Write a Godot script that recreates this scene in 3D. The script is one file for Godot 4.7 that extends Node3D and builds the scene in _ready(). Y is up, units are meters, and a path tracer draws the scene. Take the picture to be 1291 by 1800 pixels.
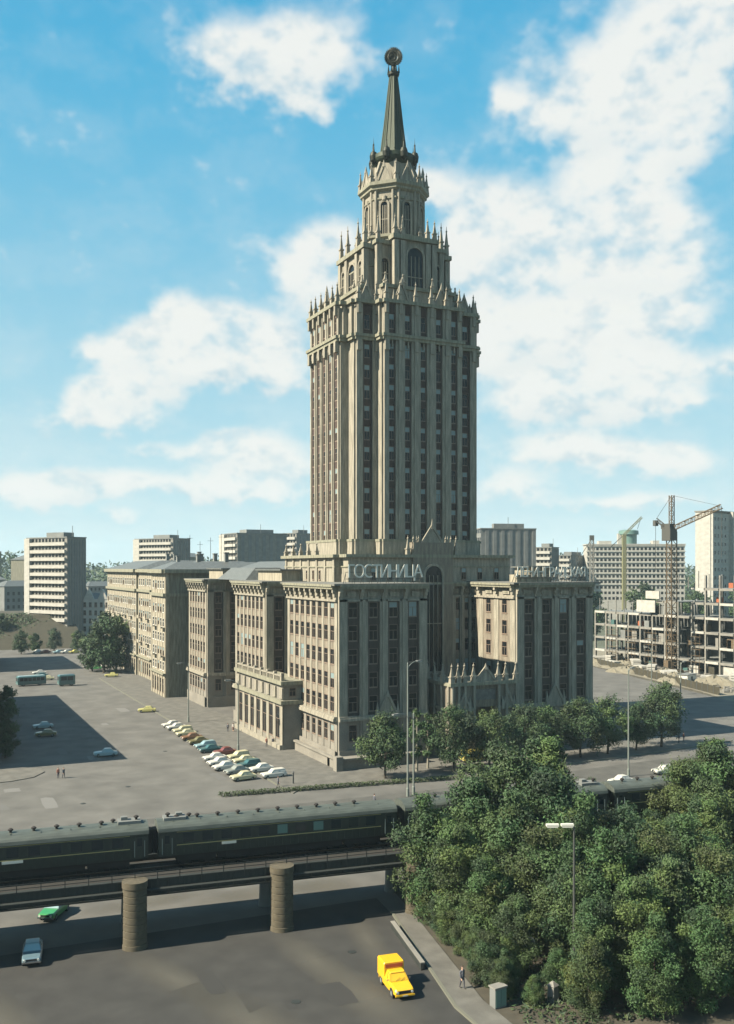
extends Node3D
# Tall stone hotel tower over a city square, seen from a roof across a railway viaduct.

# ---------------------------------------------------------------- mesh builder
class MB:
	var v := PackedVector3Array()
	var n := PackedVector3Array()
	var c := PackedColorArray()
	var col := Color(1, 1, 1)
	var tinted := false

	func tri(a: Vector3, b: Vector3, d: Vector3) -> void:
		var nn := (d - a).cross(b - a).normalized()
		v.append(a); v.append(b); v.append(d)
		n.append(nn); n.append(nn); n.append(nn)
		if tinted:
			c.append(col); c.append(col); c.append(col)

	func quad(a: Vector3, b: Vector3, d: Vector3, e: Vector3) -> void:
		tri(a, b, d)
		tri(a, d, e)

	func smooth_quad(p: Array, q: Array) -> void:
		for k in [0, 1, 2, 0, 2, 3]:
			v.append(p[k]); n.append(q[k])
			if tinted:
				c.append(col)

	func obox(o: Vector3, x: Vector3, y: Vector3, z: Vector3) -> void:
		# centre and three half axes (right-handed)
		var p := []
		for k in 8:
			p.append(o + x * (1 if k & 1 else -1) + y * (1 if k & 2 else -1) + z * (1 if k & 4 else -1))
		quad(p[4], p[6], p[7], p[5])
		quad(p[1], p[3], p[2], p[0])
		quad(p[5], p[7], p[3], p[1])
		quad(p[0], p[2], p[6], p[4])
		quad(p[6], p[2], p[3], p[7])
		quad(p[0], p[4], p[5], p[1])

	func box(a: Vector3, b: Vector3) -> void:
		var lo := Vector3(minf(a.x, b.x), minf(a.y, b.y), minf(a.z, b.z))
		var hi := Vector3(maxf(a.x, b.x), maxf(a.y, b.y), maxf(a.z, b.z))
		var h := (hi - lo) / 2
		obox((lo + hi) / 2, Vector3(h.x, 0, 0), Vector3(0, h.y, 0), Vector3(0, 0, h.z))

	func bar(p: Vector3, q: Vector3, w: float, h := -1.0) -> void:
		if h < 0:
			h = w
		var d := q - p
		var side := d.cross(Vector3.UP)
		if side.length() < 0.001:
			side = Vector3.RIGHT
		side = side.normalized()
		var up := side.cross(d).normalized()
		obox((p + q) / 2, side * w / 2, up * h / 2, -d / 2)

	func frustum(o: Vector3, x0: float, z0: float, x1: float, z1: float, h: float) -> void:
		# half sizes at the base and at the top
		var a := [Vector3(-x0, 0, z0), Vector3(x0, 0, z0), Vector3(x0, 0, -z0), Vector3(-x0, 0, -z0)]
		var b := [Vector3(-x1, h, z1), Vector3(x1, h, z1), Vector3(x1, h, -z1), Vector3(-x1, h, -z1)]
		for k in 4:
			var j := (k + 1) % 4
			quad(o + a[k], o + b[k], o + b[j], o + a[j])
		quad(o + b[0], o + b[3], o + b[2], o + b[1])
		quad(o + a[0], o + a[1], o + a[2], o + a[3])

	func tube(p: Vector3, q: Vector3, r0: float, r1: float, seg := 8, caps := true) -> void:
		var d := (q - p).normalized()
		var s := d.cross(Vector3.UP)
		if s.length() < 0.01:
			s = Vector3.RIGHT
		s = s.normalized()
		var t := s.cross(d).normalized()
		for k in seg:
			var a0 := TAU * k / seg
			var a1 := TAU * (k + 1) / seg
			var n0 := s * cos(a0) + t * sin(a0)
			var n1 := s * cos(a1) + t * sin(a1)
			smooth_quad([p + n0 * r0, p + n1 * r0, q + n1 * r1, q + n0 * r1], [n0, n1, n1, n0])
			if caps:
				tri(q, q + n0 * r1, q + n1 * r1)
				tri(p, p + n1 * r0, p + n0 * r0)

	func lathe(o: Vector3, prof: Array, seg := 12, a_off := 0.0, flat := false) -> void:
		# prof: Vector2(radius, height) from the foot up
		for i in prof.size() - 1:
			var u: Vector2 = prof[i]
			var w: Vector2 = prof[i + 1]
			var sl := Vector2(w.y - u.y, u.x - w.x).normalized()
			for k in seg:
				var a0 := TAU * k / seg + a_off
				var a1 := TAU * (k + 1) / seg + a_off
				var e0 := Vector3(cos(a0), 0, sin(a0))
				var e1 := Vector3(cos(a1), 0, sin(a1))
				var p := [o + e0 * u.x + Vector3.UP * u.y, o + e1 * u.x + Vector3.UP * u.y, o + e1 * w.x + Vector3.UP * w.y, o + e0 * w.x + Vector3.UP * w.y]
				if flat:
					if u.x > 0.0001:
						tri(p[0], p[1], p[2])
					if w.x > 0.0001:
						tri(p[0], p[2], p[3])
				else:
					var n0 := e0 * sl.x + Vector3.UP * sl.y
					var n1 := e1 * sl.x + Vector3.UP * sl.y
					smooth_quad(p, [n0, n1, n1, n0])

	func loft(st: Array, ring: Callable, axis: int) -> void:
		# st: stations; ring(station) gives an Array of Vector3, anticlockwise seen from the far end
		var prev := []
		for i in st.size():
			var r: Array = ring.call(st[i])
			if i > 0:
				for k in r.size():
					var j := (k + 1) % r.size()
					if axis > 0:
						quad(prev[k], r[k], r[j], prev[j])
					else:
						quad(prev[k], prev[j], r[j], r[k])
			if i == 0 or i == st.size() - 1:
				for k in range(1, r.size() - 1):
					if (i == 0) == (axis > 0):
						tri(r[0], r[k], r[k + 1])
					else:
						tri(r[0], r[k + 1], r[k])
			prev = r

	func prism(poly: PackedVector2Array, base: Vector3, ux: Vector3, uy: Vector3, depth: Vector3) -> void:
		# a polygon in the plane (ux, uy), pushed along depth
		var ids := Geometry2D.triangulate_polygon(poly)
		var at := func(q: Vector2) -> Vector3: return base + ux * q.x + uy * q.y
		for k in range(0, ids.size(), 3):
			var a: Vector3 = at.call(poly[ids[k]])
			var b: Vector3 = at.call(poly[ids[k + 1]])
			var d: Vector3 = at.call(poly[ids[k + 2]])
			if (d - a).cross(b - a).dot(depth) > 0:
				var s := b
				b = d
				d = s
			tri(a, b, d)
			tri(a + depth, d + depth, b + depth)
		var cc := Geometry2D.is_polygon_clockwise(poly)
		var flip := ux.cross(uy).dot(depth) > 0
		for k in poly.size():
			var a: Vector3 = at.call(poly[k])
			var b: Vector3 = at.call(poly[(k + 1) % poly.size()])
			if cc != flip:
				quad(a, a + depth, b + depth, b)
			else:
				quad(a, b, b + depth, a + depth)

	func mesh() -> ArrayMesh:
		var m := ArrayMesh.new()
		var a := []
		a.resize(Mesh.ARRAY_MAX)
		a[Mesh.ARRAY_VERTEX] = v
		a[Mesh.ARRAY_NORMAL] = n
		if tinted:
			a[Mesh.ARRAY_COLOR] = c
		m.add_surface_from_arrays(Mesh.PRIMITIVE_TRIANGLES, a)
		return m


var rng := RandomNumberGenerator.new()
var M := {}
var cache := {}

# ---------------------------------------------------------------- naming helpers
func part(parent: Node3D, called: String, mesh: Mesh, mat: Material, at := Vector3.ZERO, kind := "") -> MeshInstance3D:
	var o := MeshInstance3D.new()
	o.name = called
	o.mesh = mesh
	o.material_override = mat
	o.position = at
	if kind:
		o.set_meta("kind", kind)
	parent.add_child(o, true)
	return o

func put(parent: Node3D, called: String, mb: MB, mat: Material, kind := "") -> MeshInstance3D:
	return part(parent, called, mb.mesh(), mat, Vector3.ZERO, kind)

func tag(o: Node3D, label: String, category: String, group := "") -> void:
	o.set_meta("label", label)
	o.set_meta("category", category)
	if group:
		o.set_meta("group", group)

func thing(called: String, label: String, category: String, at := Vector3.ZERO, turn := 0.0, group := "") -> Node3D:
	var o := Node3D.new()
	o.name = called
	o.position = at
	o.rotation.y = turn
	tag(o, label, category, group)
	add_child(o, true)
	return o

func boxes(parent: Node3D, called: String, m: Material, list: Array) -> void:
	for q in list:
		var mb := MB.new()
		mb.box(Vector3(q[0], q[1], q[2]), Vector3(q[3], q[4], q[5]))
		put(parent, called, mb, m)

func struct(called: String, mb: MB, mat: Material, label := "") -> MeshInstance3D:
	var o := put(self, called, mb, mat, "structure")
	if label:
		o.set_meta("label", label)
		o.set_meta("category", "ground")
	return o

# ---------------------------------------------------------------- materials
func noise_tex(freq: float, octaves: int, lo: float, hi: float, sd: int, size := 512, kind := FastNoiseLite.TYPE_SIMPLEX_SMOOTH) -> NoiseTexture2D:
	var f := FastNoiseLite.new()
	f.noise_type = kind
	f.frequency = freq
	f.seed = sd
	f.fractal_octaves = octaves
	var t := NoiseTexture2D.new()
	t.width = size
	t.height = size
	t.seamless = true
	t.noise = f
	var g := Gradient.new()
	g.set_color(0, Color(lo, lo, lo))
	g.set_color(1, Color(hi, hi, hi))
	t.color_ramp = g
	return t

func lin(r: float, g: float, b: float) -> Color:
	return Color(r, g, b).linear_to_srgb()

func mat(called: String, r: float, g: float, b: float, rough := 0.85, tex: Texture2D = null, scale := Vector3.ONE, detail: Texture2D = null, dscale := Vector3.ONE) -> StandardMaterial3D:
	var m := StandardMaterial3D.new()
	m.resource_name = called
	m.albedo_color = lin(r, g, b)
	m.roughness = rough
	if tex:
		m.albedo_texture = tex
		m.uv1_triplanar = true
		m.uv1_world_triplanar = true
		m.uv1_scale = scale
	if detail:
		m.detail_enabled = true
		m.detail_albedo = detail
		m.detail_blend_mode = BaseMaterial3D.BLEND_MODE_MUL
		m.detail_uv_layer = BaseMaterial3D.DETAIL_UV_2
		m.uv2_triplanar = true
		m.uv2_world_triplanar = true
		m.uv2_scale = dscale
	M[called] = m
	return m

func make_materials() -> void:
	var fine := noise_tex(0.05, 4, 0.86, 1.0, 3)
	var blot := noise_tex(0.008, 5, 0.84, 1.0, 8)
	var streak := noise_tex(0.02, 5, 0.7, 1.0, 15)
	var grit := noise_tex(0.12, 3, 0.8, 1.0, 21)
	var wear := noise_tex(0.012, 7, 0.76, 1.0, 33, 1024)
	var st := Vector3(0.16, 0.02, 0.16)
	var fs := Vector3(0.12, 0.12, 0.12)
	mat("stone", 0.355, 0.326, 0.255, 0.9, streak, st, fine, fs)
	mat("stone_trim", 0.37, 0.335, 0.26, 0.9, streak, st, fine, fs)
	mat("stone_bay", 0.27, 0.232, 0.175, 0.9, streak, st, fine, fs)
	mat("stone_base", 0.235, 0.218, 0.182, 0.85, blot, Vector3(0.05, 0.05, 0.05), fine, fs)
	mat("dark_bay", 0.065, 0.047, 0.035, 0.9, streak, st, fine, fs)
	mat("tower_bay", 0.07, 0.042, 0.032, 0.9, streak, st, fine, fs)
	mat("cornice", 0.254, 0.246, 0.177, 0.85, streak, st)
	mat("spire_metal", 0.028, 0.042, 0.018, 0.55, streak, Vector3(0.3, 0.02, 0.3))
	M.spire_metal.metallic = 0.3
	mat("old_bronze", 0.013, 0.016, 0.007, 0.5, grit, Vector3.ONE)
	M.old_bronze.metallic = 0.4
	mat("glass", 0.008, 0.009, 0.01, 0.12)
	M.glass.metallic_specular = 0.35
	mat("curtain_sky_glint", 0.154, 0.208, 0.208, 0.5)  # pale curtains, and sky mirrored in upper panes put in as colour
	mat("frame", 0.154, 0.115, 0.085, 0.7)
	mat("frame_white", 0.462, 0.447, 0.4, 0.7)
	mat("sheet_roof", 0.15, 0.158, 0.147, 0.5, streak, Vector3(0.1, 0.1, 0.1), fine, fs)
	mat("flat_roof", 0.131, 0.131, 0.115, 0.95, blot, Vector3(0.05, 0.05, 0.05))
	mat("cream", 0.4, 0.36, 0.27, 0.9, streak, st, fine, fs)
	mat("shade_toned_cream", 0.25, 0.24, 0.175, 0.9, streak, st, fine, fs)  # the cream plaster again, darkened to its tone in shade
	mat("sign_white", 0.5, 0.49, 0.43, 0.5)
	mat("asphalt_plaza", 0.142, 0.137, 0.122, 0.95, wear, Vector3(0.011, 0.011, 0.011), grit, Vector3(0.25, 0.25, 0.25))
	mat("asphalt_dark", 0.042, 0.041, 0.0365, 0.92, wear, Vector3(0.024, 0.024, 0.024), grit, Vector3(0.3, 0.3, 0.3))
	mat("pavement", 0.15, 0.144, 0.124, 0.95, wear, Vector3(0.03, 0.03, 0.03), grit, Vector3(0.4, 0.4, 0.4))
	mat("kerb", 0.131, 0.131, 0.1, 0.95, grit, Vector3(0.5, 0.5, 0.5))
	mat("soil", 0.075, 0.066, 0.044, 1.0, wear, Vector3(0.04, 0.04, 0.04), grit, Vector3(0.5, 0.5, 0.5))
	mat("far_ground", 0.077, 0.089, 0.058, 1.0, wear, Vector3(0.004, 0.004, 0.004))
	mat("slope", 0.062, 0.055, 0.032, 1.0, wear, Vector3(0.02, 0.02, 0.02), grit, Vector3(0.15, 0.15, 0.15))
	mat("site_sand", 0.25, 0.226, 0.165, 1.0, wear, Vector3(0.03, 0.03, 0.03), grit, Vector3(0.3, 0.3, 0.3))
	mat("concrete", 0.24, 0.23, 0.2, 0.9, blot, Vector3(0.08, 0.08, 0.08), grit, Vector3(0.3, 0.3, 0.3))
	mat("concrete_pale", 0.36, 0.35, 0.31, 0.9, blot, Vector3(0.1, 0.1, 0.1))
	mat("concrete_grey", 0.154, 0.162, 0.154, 0.9, blot, Vector3(0.05, 0.05, 0.05))
	mat("pier_stone", 0.115, 0.097, 0.062, 0.95, wear, Vector3(0.15, 0.15, 0.15), grit, Vector3(0.6, 0.6, 0.6))
	mat("girder", 0.028, 0.034, 0.03, 0.7, streak, Vector3(0.3, 0.1, 0.3), grit, Vector3(0.5, 0.5, 0.5))
	mat("ballast", 0.022, 0.02, 0.016, 1.0, grit, Vector3(0.6, 0.6, 0.6))
	mat("rail", 0.06, 0.045, 0.035, 0.4)
	M.rail.metallic = 0.7
	mat("sleeper", 0.016, 0.013, 0.01, 0.95)
	mat("train_green", 0.016, 0.024, 0.018, 0.45, streak, Vector3(0.2, 0.1, 0.2))
	mat("train_roof", 0.1, 0.118, 0.1, 0.6, streak, Vector3(0.05, 0.2, 0.2), grit, Vector3(0.3, 0.3, 0.3))
	mat("train_under", 0.014, 0.012, 0.011, 0.9)
	mat("stripe", 0.385, 0.323, 0.123, 0.6)
	mat("tyre", 0.012, 0.012, 0.012, 0.9)
	mat("chrome", 0.424, 0.424, 0.424, 0.25)
	M.chrome.metallic = 0.9
	mat("lamp_lens", 0.539, 0.539, 0.477, 0.2)
	mat("car_glass", 0.015, 0.022, 0.025, 0.08)
	mat("pole", 0.123, 0.139, 0.123, 0.6)
	mat("pole_dark", 0.039, 0.042, 0.039, 0.6)
	mat("bark", 0.05, 0.039, 0.027, 0.95, grit, Vector3(0.8, 0.3, 0.8))
	mat("bark_pale", 0.231, 0.216, 0.169, 0.9, grit, Vector3(0.8, 0.3, 0.8))
	mat("crane_rust", 0.085, 0.06, 0.032, 0.7)
	mat("crane_dark", 0.046, 0.046, 0.039, 0.7)
	mat("crane_yellow", 0.15, 0.145, 0.075, 0.6)
	mat("orange", 0.25, 0.07, 0.025, 0.7)
	mat("tarp_teal", 0.03, 0.08, 0.075, 0.7)
	mat("tank_green", 0.085, 0.154, 0.131, 0.5)
	for p in [["paint_white", 0.461, 0.448, 0.397], ["paint_cream", 0.397, 0.371, 0.23], ["paint_yellow", 0.422, 0.352, 0.077], ["paint_taxi", 0.384, 0.358, 0.128], ["paint_truck", 0.576, 0.333, 0.01], ["paint_green", 0.026, 0.192, 0.051], ["paint_dull_teal", 0.04, 0.104, 0.104], ["paint_teal", 0.03, 0.085, 0.085],
			["paint_brown", 0.16, 0.075, 0.03], ["paint_red", 0.14, 0.035, 0.025], ["paint_blue", 0.09, 0.141, 0.166], ["paint_grey", 0.192, 0.205, 0.179], ["paint_olive", 0.128, 0.109, 0.038], ["paint_sky", 0.192, 0.288, 0.307]]:
		var m := mat(p[0], p[1], p[2], p[3], 0.35)
		m.clearcoat_enabled = true
		m.clearcoat = 0.5
		m.clearcoat_roughness = 0.15
	for p in [["leaf_dark", 0.62, 0.68, 0.72], ["leaf_mid", 0.85, 0.85, 0.8], ["leaf_light", 1.0, 1.0, 0.85], ["hedge_leaf", 0.85, 0.85, 0.85], ["cloth", 1.0, 1.0, 1.0]]:
		var m := mat(p[0], p[1], p[2], p[3], 0.7)
		m.vertex_color_use_as_albedo = true
		if p[0] != "cloth":
			m.backlight_enabled = true
			m.backlight = Color(0.16, 0.2, 0.07)
	var dust := mat("dust", 0.1, 0.094, 0.075, 0.98)
	var g := GradientTexture2D.new()
	g.fill = GradientTexture2D.FILL_RADIAL
	g.fill_from = Vector2(0.5, 0.5)
	g.fill_to = Vector2(1.0, 0.5)
	g.width = 128
	g.height = 128
	var ramp := Gradient.new()
	ramp.set_color(0, Color(1, 1, 1, 0.55))
	ramp.set_color(1, Color(1, 1, 1, 0))
	ramp.add_point(0.5, Color(1, 1, 1, 0.3))
	g.gradient = ramp
	dust.albedo_texture = g
	dust.transparency = BaseMaterial3D.TRANSPARENCY_ALPHA

# ---------------------------------------------------------------- camera, sky, sun
const EXPOSURE := 2.8

func cloud_blobs() -> PackedFloat32Array:
	var text := "18.7,28.2,3.7,2.2;22.4,28.8,3.7,2.0;21.1,26.7,3.1,2.0;21.9,25.5,1.0,1.0;16.7,27.6,2.0,1.7;41.4,27.4,4.1,2.7;44.2,27.8,3.1,2.7;38.9,26.1,3.5,2.4;40.8,23.8,4.4,2.4;37.6,24.4,2.9,2.0;44.5,25.0,2.1,2.0;43.6,22.6,1.8,1.4;33.4,26.1,0.9,0.9;34.4,25.8,0.7,0.6;30.6,21.0,2.4,1.5;29.2,21.6,1.2,1.0;33.3,20.3,3.0,1.9;37.2,19.2,4.2,2.6;40.5,20.1,3.2,2.2;43.0,18.7,2.2,1.7;38.2,20.9,1.9,1.2;35.6,16.9,5.6,2.0;39.8,16.6,3.8,2.0;22.4,18.4,2.4,1.5;23.8,19.0,1.7,1.4;21.4,17.1,1.7,1.5;22.4,15.9,2.0,1.4;25.8,16.5,2.0,1.7;33.9,14.5,3.7,1.9;38.2,14.3,3.9,1.7;35.9,13.1,3.0,1.4;32.9,11.9,2.0,1.2;13.7,15.0,1.8,1.3;15.0,13.8,2.5,1.5;17.7,13.2,3.0,1.7;20.4,13.3,2.7,1.5;12.4,12.7,1.8,1.4;16.0,11.9,3.7,1.4;19.7,11.3,3.4,1.2;10.2,9.6,2.4,1.0;8.9,8.7,1.3,0.7;11.8,8.5,1.9,0.9;18.0,7.0,2.5,1.1;19.7,6.7,2.7,1.4;17.0,5.7,2.7,1.0;21.1,5.4,2.0,1.0;38.5,11.7,3.6,1.2;37.2,10.2,4.2,1.0;40.5,11.3,1.6,1.0;43.0,9.6,1.9,0.7;36.6,6.9,3.0,0.8;40.5,6.5,2.9,0.6;43.9,6.1,1.2,0.9;33.9,5.3,2.0,0.9;7.7,4.8,2.8,0.9;6.1,3.8,1.8,0.7;10.5,3.2,1.9,0.5;14.7,4.3,2.0,0.6;39.2,3.9,2.3,0.5;8.9,12.5,1.1,0.5;12.4,6.9,1.6,0.6;10.5,12.3,2.5,1.3;9.2,10.0,2.5,1.0;11.8,10.4,2.9,1.4;13.7,11.5,3.3,1.5;17.7,14.5,2.0,1.0;8.9,8.4,1.9,0.8;6.1,4.4,2.7,0.9;9.2,4.5,2.8,0.8;12.1,5.2,2.3,0.8;15.7,4.6,3.0,0.8;19.4,4.3,2.7,0.8;16.7,7.3,2.0,1.0;15.4,6.6,2.0,0.9;33.9,12.9,4.0,1.7;37.9,10.1,4.9,1.5;34.9,9.3,3.6,1.4;40.5,9.1,3.8,1.3;43.0,14.0,2.5,1.7;39.2,13.0,3.9,1.7;43.0,11.2,2.5,1.2;37.2,6.9,4.6,1.2;41.7,5.8,3.5,1.0;33.9,4.3,3.3,0.9;43.0,3.8,2.8,0.8;31.3,18.6,2.4,2.0;33.3,17.0,3.0,2.0;43.0,16.4,2.8,2.0;41.1,21.8,1.9,1.4"
	var out := PackedFloat32Array()
	for b in text.split(";"):
		for q in b.split(","):
			out.append(float(q))
	# the same weather all round
	for k in 48:
		var az := rng.randf_range(52, 358)
		var el := 3.0 + 40.0 * pow(rng.randf(), 1.3)
		var s := 0.5 + el / 22.0
		for j in 5:
			out.append(fposmod(az + rng.randfn() * 3.2 * s, 360.0))
			out.append(el + rng.randfn() * 1.2 * s)
			out.append(rng.randf_range(1.4, 3.6) * s)
			out.append(rng.randf_range(0.7, 1.8) * s)
	return out

var nz_a := FastNoiseLite.new()
var nz_b := FastNoiseLite.new()

func sky_color(az: float, el: float, bl: PackedFloat32Array, near: PackedInt32Array) -> Color:
	var up := clampf(el / 32.0, 0.0, 1.0)
	var high := clampf((el - 28.0) / 60.0, 0.0, 1.0)
	var blue := Color(0.64, 0.84, 0.87).lerp(Color(0.17, 0.56, 0.77), pow(clampf(up * 1.15, 0.0, 1.0), 0.85)).lerp(Color(0.07, 0.42, 0.7), pow(up, 1.7)).lerp(Color(0.05, 0.22, 0.5), high)
	var d := Vector3(sin(deg_to_rad(az)) * cos(deg_to_rad(el)), sin(deg_to_rad(el)) * 1.5, -cos(deg_to_rad(az)) * cos(deg_to_rad(el)))
	var w1 := nz_a.get_noise_3dv(d * 100.0)
	var w2 := nz_b.get_noise_3dv(d * 100.0)
	var body := 0.0
	var low := 0.0
	var aw := az + w1 * 1.1
	var ew := el + w2 * 0.8
	for k in near:
		var da := absf(aw - bl[k])
		if da > 180.0:
			da = 360.0 - da
		var x := da / bl[k + 2]
		var y := (ew - bl[k + 1]) / bl[k + 3]
		if y < 0.0:
			y *= 1.25
		var q := x * x + y * y
		if q < 5.0:
			var e := exp(-q * 1.15)
			body += e
			low += e * clampf(-y, -1.0, 1.0)
	var w3 := nz_b.get_noise_3dv(d * 260.0)
	var den := minf(body, 1.25) + w2 * 0.6 + w1 * 0.5 + w3 * 0.16
	var a := smoothstep(0.05, 1.35, den)
	a = maxf(a, (0.1 + 0.14 * clampf(1.0 - el / 16.0, 0.0, 1.0)) * smoothstep(-0.1, 0.8, w1 + 0.3 + w3 * 0.3 + clampf(1.0 - el / 14.0, 0.0, 1.0) * 0.35))
	var shade := clampf(low / maxf(body, 0.05), 0.0, 1.0) * 0.6 + clampf(-w2 * 1.1 - w3 * 0.4, 0.0, 0.55)
	var white := Color(0.9, 0.91, 0.875).lerp(Color(0.52, 0.67, 0.74), clampf(shade, 0.0, 1.0) * 0.85)
	return blue.lerp(white, a * 0.96)

func make_sky() -> Texture2D:
	nz_a.seed = 5; nz_a.frequency = 0.11; nz_a.fractal_octaves = 5
	nz_b.seed = 9; nz_b.frequency = 0.19; nz_b.fractal_octaves = 5; nz_b.fractal_gain = 0.58
	var bl := cloud_blobs()
	var im := Image.create(1024, 512, false, Image.FORMAT_RGB8)
	im.fill(lin(0.2, 0.2, 0.17))
	paint_sky(im, 1024, 0, 1024, 0, 258, bl)
	im.resize(4096, 2048, Image.INTERPOLATE_CUBIC)
	paint_sky(im, 4096, 30, 545, 660, 1026, bl)
	return ImageTexture.create_from_image(im)

func paint_sky(im: Image, width: int, c0: int, c1: int, r0: int, r1: int, bl: PackedFloat32Array) -> void:
	var per := 360.0 / width
	var step := maxi(1, width / 64)
	for c in range(c0, c1, step):
		var near_c := PackedInt32Array()
		var mid := (c + step * 0.5) * per
		for k in range(0, bl.size(), 4):
			var da := absf(mid - bl[k])
			if da > 180.0:
				da = 360.0 - da
			if da < bl[k + 2] * 2.4 + 5.0:
				near_c.append(k)
		for r in range(r0, r1, step):
			var near := PackedInt32Array()
			var emid := 90.0 - (r + step * 0.5) * per
			for k in near_c:
				if absf(emid - bl[k + 1]) < bl[k + 3] * 2.4 + 5.0:
					near.append(k)
			for rr in range(r, mini(r + step, r1)):
				for cc in range(c, mini(c + step, c1)):
					im.set_pixel(cc, rr, sky_color((cc + 0.5) * per, 90.0 - (rr + 0.5) * per, bl, near).linear_to_srgb())

func make_camera_and_light() -> void:
	var cam := Camera3D.new()
	cam.name = "camera"
	cam.position = Vector3(0, 34, 0)
	cam.rotation.y = deg_to_rad(-25.35)
	cam.projection = Camera3D.PROJECTION_FRUSTUM
	cam.near = 0.5
	cam.far = 6000.0
	cam.size = 0.5 * 1800.0 / 1680.0
	cam.frustum_offset = Vector2(0, 0.5 * 98.0 / 1680.0)
	add_child(cam)
	var e := Environment.new()
	e.background_mode = Environment.BG_SKY
	var s := Sky.new()
	var p := PanoramaSkyMaterial.new()
	p.panorama = make_sky()
	p.energy_multiplier = 1.0 / EXPOSURE
	s.sky_material = p
	e.sky = s
	e.tonemap_mode = Environment.TONE_MAPPER_LINEAR
	e.tonemap_exposure = EXPOSURE
	e.sdfgi_enabled = true
	e.ssao_enabled = true
	e.ssil_enabled = true
	e.fog_enabled = true
	e.fog_density = 0.00012
	e.fog_light_color = Color(0.78, 0.88, 0.92)
	var w := WorldEnvironment.new()
	w.name = "world"
	w.environment = e
	add_child(w)
	var sun := DirectionalLight3D.new()
	sun.name = "sun"
	sun.light_energy = 1.6
	sun.light_color = Color(1.0, 0.955, 0.87)
	sun.light_angular_distance = 0.5
	sun.shadow_enabled = true
	sun.look_at_from_position(Vector3.ZERO, Vector3(1.0, -0.84, 0.09), Vector3.UP)
	add_child(sun)

# ---------------------------------------------------------------- ground
func sheet(mb: MB, pts: Array, y: float) -> void:
	for k in range(1, pts.size() - 1):
		var a := Vector3(pts[0].x, y, pts[0].y)
		var b := Vector3(pts[k].x, y, pts[k].y)
		var d := Vector3(pts[k + 1].x, y, pts[k + 1].y)
		if (d - a).cross(b - a).y > 0:
			mb.tri(a, b, d)
		else:
			mb.tri(a, d, b)

func slab_on(pts: Array, h: float) -> MB:
	var mb := MB.new()
	var poly := PackedVector2Array(pts)
	mb.prism(poly, Vector3.ZERO, Vector3.RIGHT, Vector3.BACK, Vector3.UP * h)
	return mb

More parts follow.
